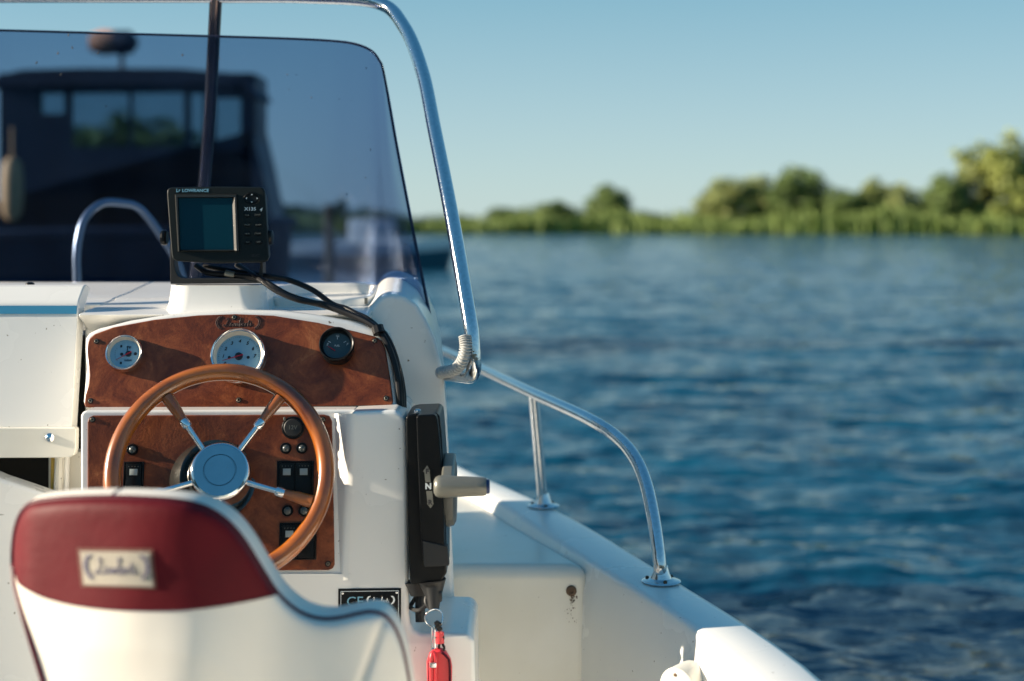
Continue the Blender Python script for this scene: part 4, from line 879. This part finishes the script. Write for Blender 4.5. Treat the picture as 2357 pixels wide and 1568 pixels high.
b = BM(); prism(b, uv(TF, [C6(*p) for p in ((540, 826), (672, 856), (682, 960), (548, 966))], .003), (0, .02, 0), .002, 2); obj('trim_block', b, 'blackmat', tcx, wn=True)
b = BM(); prism(b, uv(TF, [C6(*p) for p in ((543, 462), (565, 430), (582, 460), (578, 460), (584, 518), (556, 518), (550, 464))], .0006), (0, .001, 0))
prism(b, uv(TF, [C6(*p) for p in ((560, 565), (592, 565), (597, 630), (601, 630), (583, 656), (563, 630), (567, 630))], .0006), (0, .001, 0)); dec = obj('gear_decal', b, 'alu', tcx, smooth=False)
b = BM(); text(b, 'N', .0135, TF.frame(*C6(571, 541), .0008), 0, bold=.0006); text(b, 'F', .011, TF.frame(*C6(565, 462), .0024), 0, bold=.0006, mi=1); text(b, 'R', .011, TF.frame(*C6(581, 626), .0024), 0, bold=.0006, mi=1); obj('gear_letters', b, ['markw', 'mark'], dec, smooth=False)
hx = P(1018, 0, 2.44).x; m = Matrix.Translation((hx, 2.445, P(0, 1132, 2.445).z)) @ Matrix.Rotation(R(90), 4, 'Y')
b = BM(); lathe(b, [(.052, -.01), (.058, .0), (.059, .012), (.057, .020), (.050, .024), (0, .025)], 40); obj('lever_hub', b, 'alud', tcx, mw=m, sharp=30)
b = BM(); hz = P(0, 1120, 2.32).z; x0, x1 = P(998, 0, 2.32).x, P(1121, 0, 2.32).x
mh = Matrix.Translation((x0, 2.32, hz)) @ Matrix.Rotation(R(90), 4, 'Y'); L_ = x1-x0
lathe(b, [(0, .0), (.010, .0005), (.0150, .003), (.0178, .008), (.0182, .014), (.0170, .04), (.0158, L_*.8), (.0152, L_-.006), (.0138, L_-.001), (0, L_)], 32); hd = obj('handle', b, 'alu', tcx, mw=mh, sharp=50)
b = BM(); lathe(b, [(.0118, L_-.002), (.0118, L_+.003), (.010, L_+.0045), (0, L_+.0045)], 24); obj('trim_button', b, 'bluecap', hd, mw=mh.copy())
b = BM(); xm = hx+.012; prism(b, [Vector((xm-.009, y, z)) for y, z in ((2.445, hz-.045), (2.40, hz-.035), (2.335, hz-.016), (2.318, hz-.004), (2.33, hz+.012), (2.40, hz+.03), (2.45, hz+.035))], (.020, 0, 0), .004, 3); prism(b, [Vector((xm+.006, 2.335, hz-.019)), Vector((xm+.038, 2.323, hz-.014)), Vector((xm+.038, 2.323, hz-.002)), Vector((xm+.006, 2.335, hz))], (0, .012, 0), .003, 2); obj('lever_arm', b, 'alu', tcx, wn=True)
b = BM()
tube(b, [P(*C6(512, 1040), 2.42), P(*C6(520, 1110), 2.42)], [.022, .014], 14); tube(b, [P(*C6(590, 1035), 2.40), P(*C6(595, 1075), 2.40), P(*C6(600, 1135), 2.39), P(*C6(600, 1195), 2.385)], [.024, .019, .012, .0085], 16)
box(b, P(*C6(622, 1120), 2.39), (.014, .014, .018), .003); tube(b, catmull([P(*C6(520, 1100), 2.43), P(*C6(490, 1150), 2.43), P(*C6(478, 1180), 2.42), P(*C6(520, 1195), 2.40), P(*C6(560, 1170), 2.40)], 6), .0035, 8)
tube(b, catmull([P(*C6(535, 1090), 2.43), P(*C6(528, 1160), 2.425), P(*C6(530, 1255), 2.42)], 6), .0085, 10)
tube(b, catmull([P(*C6(575, 1090), 2.40), P(*C6(560, 1150), 2.39), P(*C6(590, 1190), 2.385)], 6), .004, 8)
obj('ignition_switch', b, 'blackmat', tcx)
b = BM(); lathe(b, [(.006, 0), (.006, .004), (.004, .006), (0, .006)], 12, mtx=Matrix.Translation(P(*C6(515, 150), 2.42))); obj('top_screw', b, 'chrome', tcx)
# ------------------------------------------------------------------ keys with a red float
ks = empty('key_ring', tuple(P(*C6(600, 1230), 2.375)), 'steel key ring with a red float hanging from the ignition switch', 'key ring')
rc = P(*C6(600, 1236), 2.375); b = BM(); tube(b, [rc+Vector((.0208*K*0+48*.4363*K*2.375*math.cos(a), .004*math.sin(a*2), 48*.4363*K*2.375*math.sin(a))) for a in [k*math.pi/20 for k in range(40)]], .0011, 8, closed=True); obj('ring', b, 'chrome', ks)
b = BM(); tube(b, fillet([P(*C6(592, 1285), 2.37), P(*C6(590, 1395), 2.368), P(*C6(606, 1400), 2.368), P(*C6(607, 1290), 2.37), P(*C6(598, 1275), 2.37)], .004, 4), .0016, 8); obj('clip', b, 'chrome', ks)
b = BM(); tube(b, [P(*C6(630, 1308), 2.372), P(*C6(632, 1368), 2.37)], .0075, 14); tube(b, [P(*C6(630.5, 1328), 2.372), P(*C6(631.5, 1348), 2.372)], .0082, 14, mi=1); obj('bead', b, ['redfloat', 'black'], ks)
b = BM()
for x, y in ((618, 1262), (628, 1268), (622, 1280), (630, 1292)): lathe(b, [(0, -.005), (.005, -.002), (.005, .002), (0, .005)], 8, mtx=Matrix.Translation(P(*C6(x, y), 2.372)))
tube(b, catmull([P(*C6(632, 1365), 2.37), P(*C6(628, 1395), 2.37), P(*C6(640, 1420), 2.368), P(*C6(655, 1395), 2.368), P(*C6(645, 1368), 2.37)], 5), .0022, 8); obj('cord_loop', b, 'rubber', ks)
fpts = [C6(*p) for p in ((562, 1470), (575, 1430), (600, 1408), (635, 1400), (665, 1420), (688, 1458), (696, 1500), (694, 1640), (670, 1690), (600, 1690), (566, 1640))]
b = BM(); prism(b, [P(u, v, 2.362) for u, v in fpts], (0, .02, 0), .006, 4, ang=40); obj('float', b, 'redfloat', ks, wn=True)
b = BM(); tube(b, catmull([P(*C6(640, 1415), 2.359), P(*C6(668, 1440), 2.359), P(*C6(684, 1480), 2.359), P(*C6(686, 1640), 2.359)], 6), .0020, 8); tube(b, catmull([P(*C6(600, 1410), 2.359), P(*C6(578, 1450), 2.359), P(*C6(574, 1640), 2.359)], 6), .0022, 8); obj('float_seam', b, 'piping', ks)
b = BM(); tube(b, fillet([P(*C6(588, 1640), 2.355), P(*C6(586, 1440), 2.355), P(*C6(597, 1408), 2.36), P(*C6(608, 1440), 2.355), P(*C6(606, 1640), 2.355)], .006, 4), .0036, 10); cd = obj('red_lanyard', b, 'redfloat', ks)
b = BM(); box(b, P(*C6(596, 1482), 2.351), (.0115, .005, .0085), .001); obj('crimp', b, 'chrome', cd)
# ------------------------------------------------------------------ helm seat
def table(pts, u):
    if u <= pts[0][0]: return pts[0][1]
    for (a, b_), (c, d) in zip(pts, pts[1:]):
        if a <= u <= c:
            t_ = (u-a)/(c-a); return b_+(d-b_)*t_
    return pts[-1][1]
def smoothen(pts, n=10):
    q = catmull([(a, b_, 0) for a, b_ in pts], n); out = []
    for p in q:
        if not out or p.x > out[-1][0]+1e-4: out.append((p.x, p.y))
    return out
TOP = smoothen([(31, 1300), (31.6, 1270), (35, 1232), (41, 1205), (50, 1183), (64, 1165), (84, 1156), (112, 1151.5), (160, 1147), (250, 1145), (330, 1147), (400, 1152), (450, 1161), (490, 1177), (530, 1207), (565, 1250), (600, 1307), (635, 1362), (670, 1397), (705, 1417), (745, 1426), (785, 1423), (825, 1414), (855, 1410), (880, 1416), (898, 1432), (912, 1456), (924, 1490), (933, 1530), (941, 1580), (952, 1700)])
BOT = [(31, 1301), (34, 1340), (40, 1366), (52, 1410), (70, 1470), (100, 1568), (150, 1745), (960, 1745)]
REDB = smoothen([(31, 1300.5), (36, 1320), (44, 1342), (70, 1360), (110, 1377), (170, 1392), (250, 1402), (330, 1405), (420, 1404), (500, 1395), (570, 1383), (620, 1372), (644, 1366), (660, 1372)])
FS = smoothen([(31, .092), (60, .064), (110, .046), (200, .022), (290, .0065), (370, .0005), (440, .0009), (500, .0065), (560, .016), (610, .026), (660, .032), (720, .032), (800, .026), (860, .030), (910, .044), (950, .06)])
YB = 1.68
def seat_p(u, v, inset=1.0):
    vt = table(TOP, u); d = max(0, v-vt); e = .018*math.exp(-d/9.0); el = .02*math.exp(-max(0, u-31)/7)
    wr = .0007*math.sin(u*.025+v*.012)
    fold = .006*math.exp(-((u-(885-(v-1420)*.35))/9.0)**2)*(1 if v > 1430 else 0)
    return P(u, v, YB+table(FS, u)+e+el*.5+wr-.02*min(1, d/350)+.10*max(0, (v-1400)/350)**2*0+fold)
us = [31+ (952-31)*((i/150)) for i in range(151)]; us = sorted(set([31, 31.5, 32.3, 33.5, 35, 37.5, 41, 45, 50]+us[4:]))
seat = empty('helm_seat', (P(420, 0, YB).x, YB+.25, .12), 'cream vinyl helm seat with a red back panel, seen from behind before the steering wheel', 'seat')
def patch(vt_f, vb_f, rows, name, m_, ulim=1e9):
    bm = bmesh.new(); cols = []
    for u in us:
        if u > ulim: break
        a, c = vt_f(u), vb_f(u); c = max(c, a+.05)
        cols.append([bm.verts.new(seat_p(u, a+(c-a)*((j/rows)**1.25))) for j in range(rows+1)])
    for A, B_ in zip(cols, cols[1:]):
        for j in range(rows): bm.faces.new((A[j], B_[j], B_[j+1], A[j+1]))
    return obj(name, bm, m_, seat, sharp=80)
vt = lambda u: table(TOP, u); vb = lambda u: table(BOT, u); vr = lambda u: min(max(table(REDB, u), vt(u)+.05), vb(u)-.1) if u < 648 else vt(u)+.05
patch(vt, vr, 34, 'red_back_panel', 'vinylred', 649); patch(vr, vb, 44, 'cream_back', 'vinyl')
edge = [seat_p(u, vt(u)) for u in us]; left = [seat_p(u, vb(u)) for u in us if u < 150]
b = BM(); tube(b, [p+Vector((0, -.001, 0)) for p in left[::-1][:-1]+edge], .0036, 8); obj('piping', b, 'piping', seat)
b = BM(); tube(b, [seat_p(u, vr(u))+Vector((0, -.0002, 0)) for u in us if 33 < u < 645], .0011, 6); obj('panel_seam', b, 'piping', seat)
# rounded rim: swept back from the edge
def sweep(line, name, thick):
    bm = bmesh.new(); rows = []
    n = len(line)
    for i, p in enumerate(line):
        t_ = (line[min(i+1, n-1)]-line[max(i-1, 0)]); t_.y = 0
        o_ = Vector((-t_.z, 0, t_.x)).normalized() if t_.length > 1e-6 else Vector((0, 0, 1))
        rows.append([bm.verts.new(p+o_*h_+Vector((0, d_, 0))) for d_, h_ in ((0, 0), (.004, .002), (.014, .0035), (.03, .004), (thick*.6, .003), (thick*.85, -.001), (thick, -.010), (thick+.008, -.03))])
    for a, c in zip(rows, rows[1:]):
        for j in range(len(a)-1): bm.faces.new((a[j], c[j], c[j+1], a[j+1]))
    return obj(name, bm, 'vinyl', seat, sharp=80)
lw = left[::-1]; sweep(lw[:-1]+edge, 'seat_rim', .075)
b = BM(); tube(b, [seat_p(255, vt(255))+Vector((.001*i*0+.003*i/3, .012*i, [.002, .0035, .0045, .0045][i])) for i in range(4)], .0010, 5); obj('rim_seam', b, 'piping', seat)
bm = bmesh.new(); cols = []
for u in us[::3]:
    a, c = vt(u), vb(u); cols.append([bm.verts.new(seat_p(u, a+(c-a)*j/10)+Vector((0, .083, -.02 if j == 0 else 0))) for j in range(11)])
for A, B_ in zip(cols, cols[1:]):
    for j in range(10): bm.faces.new((A[j], B_[j], B_[j+1], A[j+1]))
obj('seat_front', bm, 'vinyl', seat, sharp=80)
cx_ = P(480, 0, YB).x; b = BM(); box(b, (cx_, YB+.30, .62), (.44, .44, .12), .04); obj('cushion', b, 'vinyl', seat, wn=True)
b = BM(); lathe(b, [(.16, .12), (.16, .13), (.05, .15), (.045, .54), (.12, .56)], 24, mtx=Matrix.Translation((cx_, YB+.3, 0))); obj('pedestal', b, 'tube', seat)
# cloth badge on the seat
def onseat(pts, off): return [seat_p(u, v)+Vector((0, -off, 0)) for u, v in pts]
def quadpatch(c, name, m_, off, par, n=10):
    bm = bmesh.new(); g = []
    for i in range(n+1):
        row = []
        for j in range(n+1):
            s_, t_ = i/n, j/n; u = (c[0][0]*(1-s_)+c[1][0]*s_)*(1-t_)+(c[3][0]*(1-s_)+c[2][0]*s_)*t_; v = (c[0][1]*(1-s_)+c[1][1]*s_)*(1-t_)+(c[3][1]*(1-s_)+c[2][1]*s_)*t_
            row.append(bm.verts.new(seat_p(u, v)+Vector((0, -off, 0))))
        g.append(row)
    for a, d in zip(g, g[1:]):
        for j in range(n): bm.faces.new((a[j], d[j], d[j+1], a[j+1]))
    bmesh.ops.solidify(bm, geom=bm.faces[:], thickness=-.0006)
    return obj(name, bm, m_, par, sharp=40)
bd = quadpatch([(177, 1261), (352, 1263), (361, 1355), (187, 1350)], 'badge', 'labelb', .0012, seat)
quadpatch([(185, 1268), (345, 1270), (354, 1350), (194, 1345)], 'badge_cloth', 'label', .0024, bd)
c0 = seat_p(269, 1308)+Vector((0, -.0030, 0)); ex = (seat_p(345, 1310)-seat_p(194, 1306)).normalized(); ez = Vector((0, 0, 1)); ey = (ez-ex*ez.dot(ex)).normalized(); en = ex.cross(ey)
mm = Matrix(((ex.x, ey.x, en.x, c0.x), (ex.y, ey.y, en.y, c0.y), (ex.z, ey.z, en.z, c0.z), (0, 0, 0, 1)))
b = BM(); emblem(b, .075, Matrix(), .00065)
for v_ in b.verts:
    x_, y_, z_ = v_.co; k_ = K*YB; v_.co = seat_p(269.5+x_/k_+(-y_/k_)*.10, 1308-y_/k_*1.25+x_/k_*.012)+Vector((0, -.0034-z_*.8, 0))
obj('badge_emblem', b, 'ink', bd)
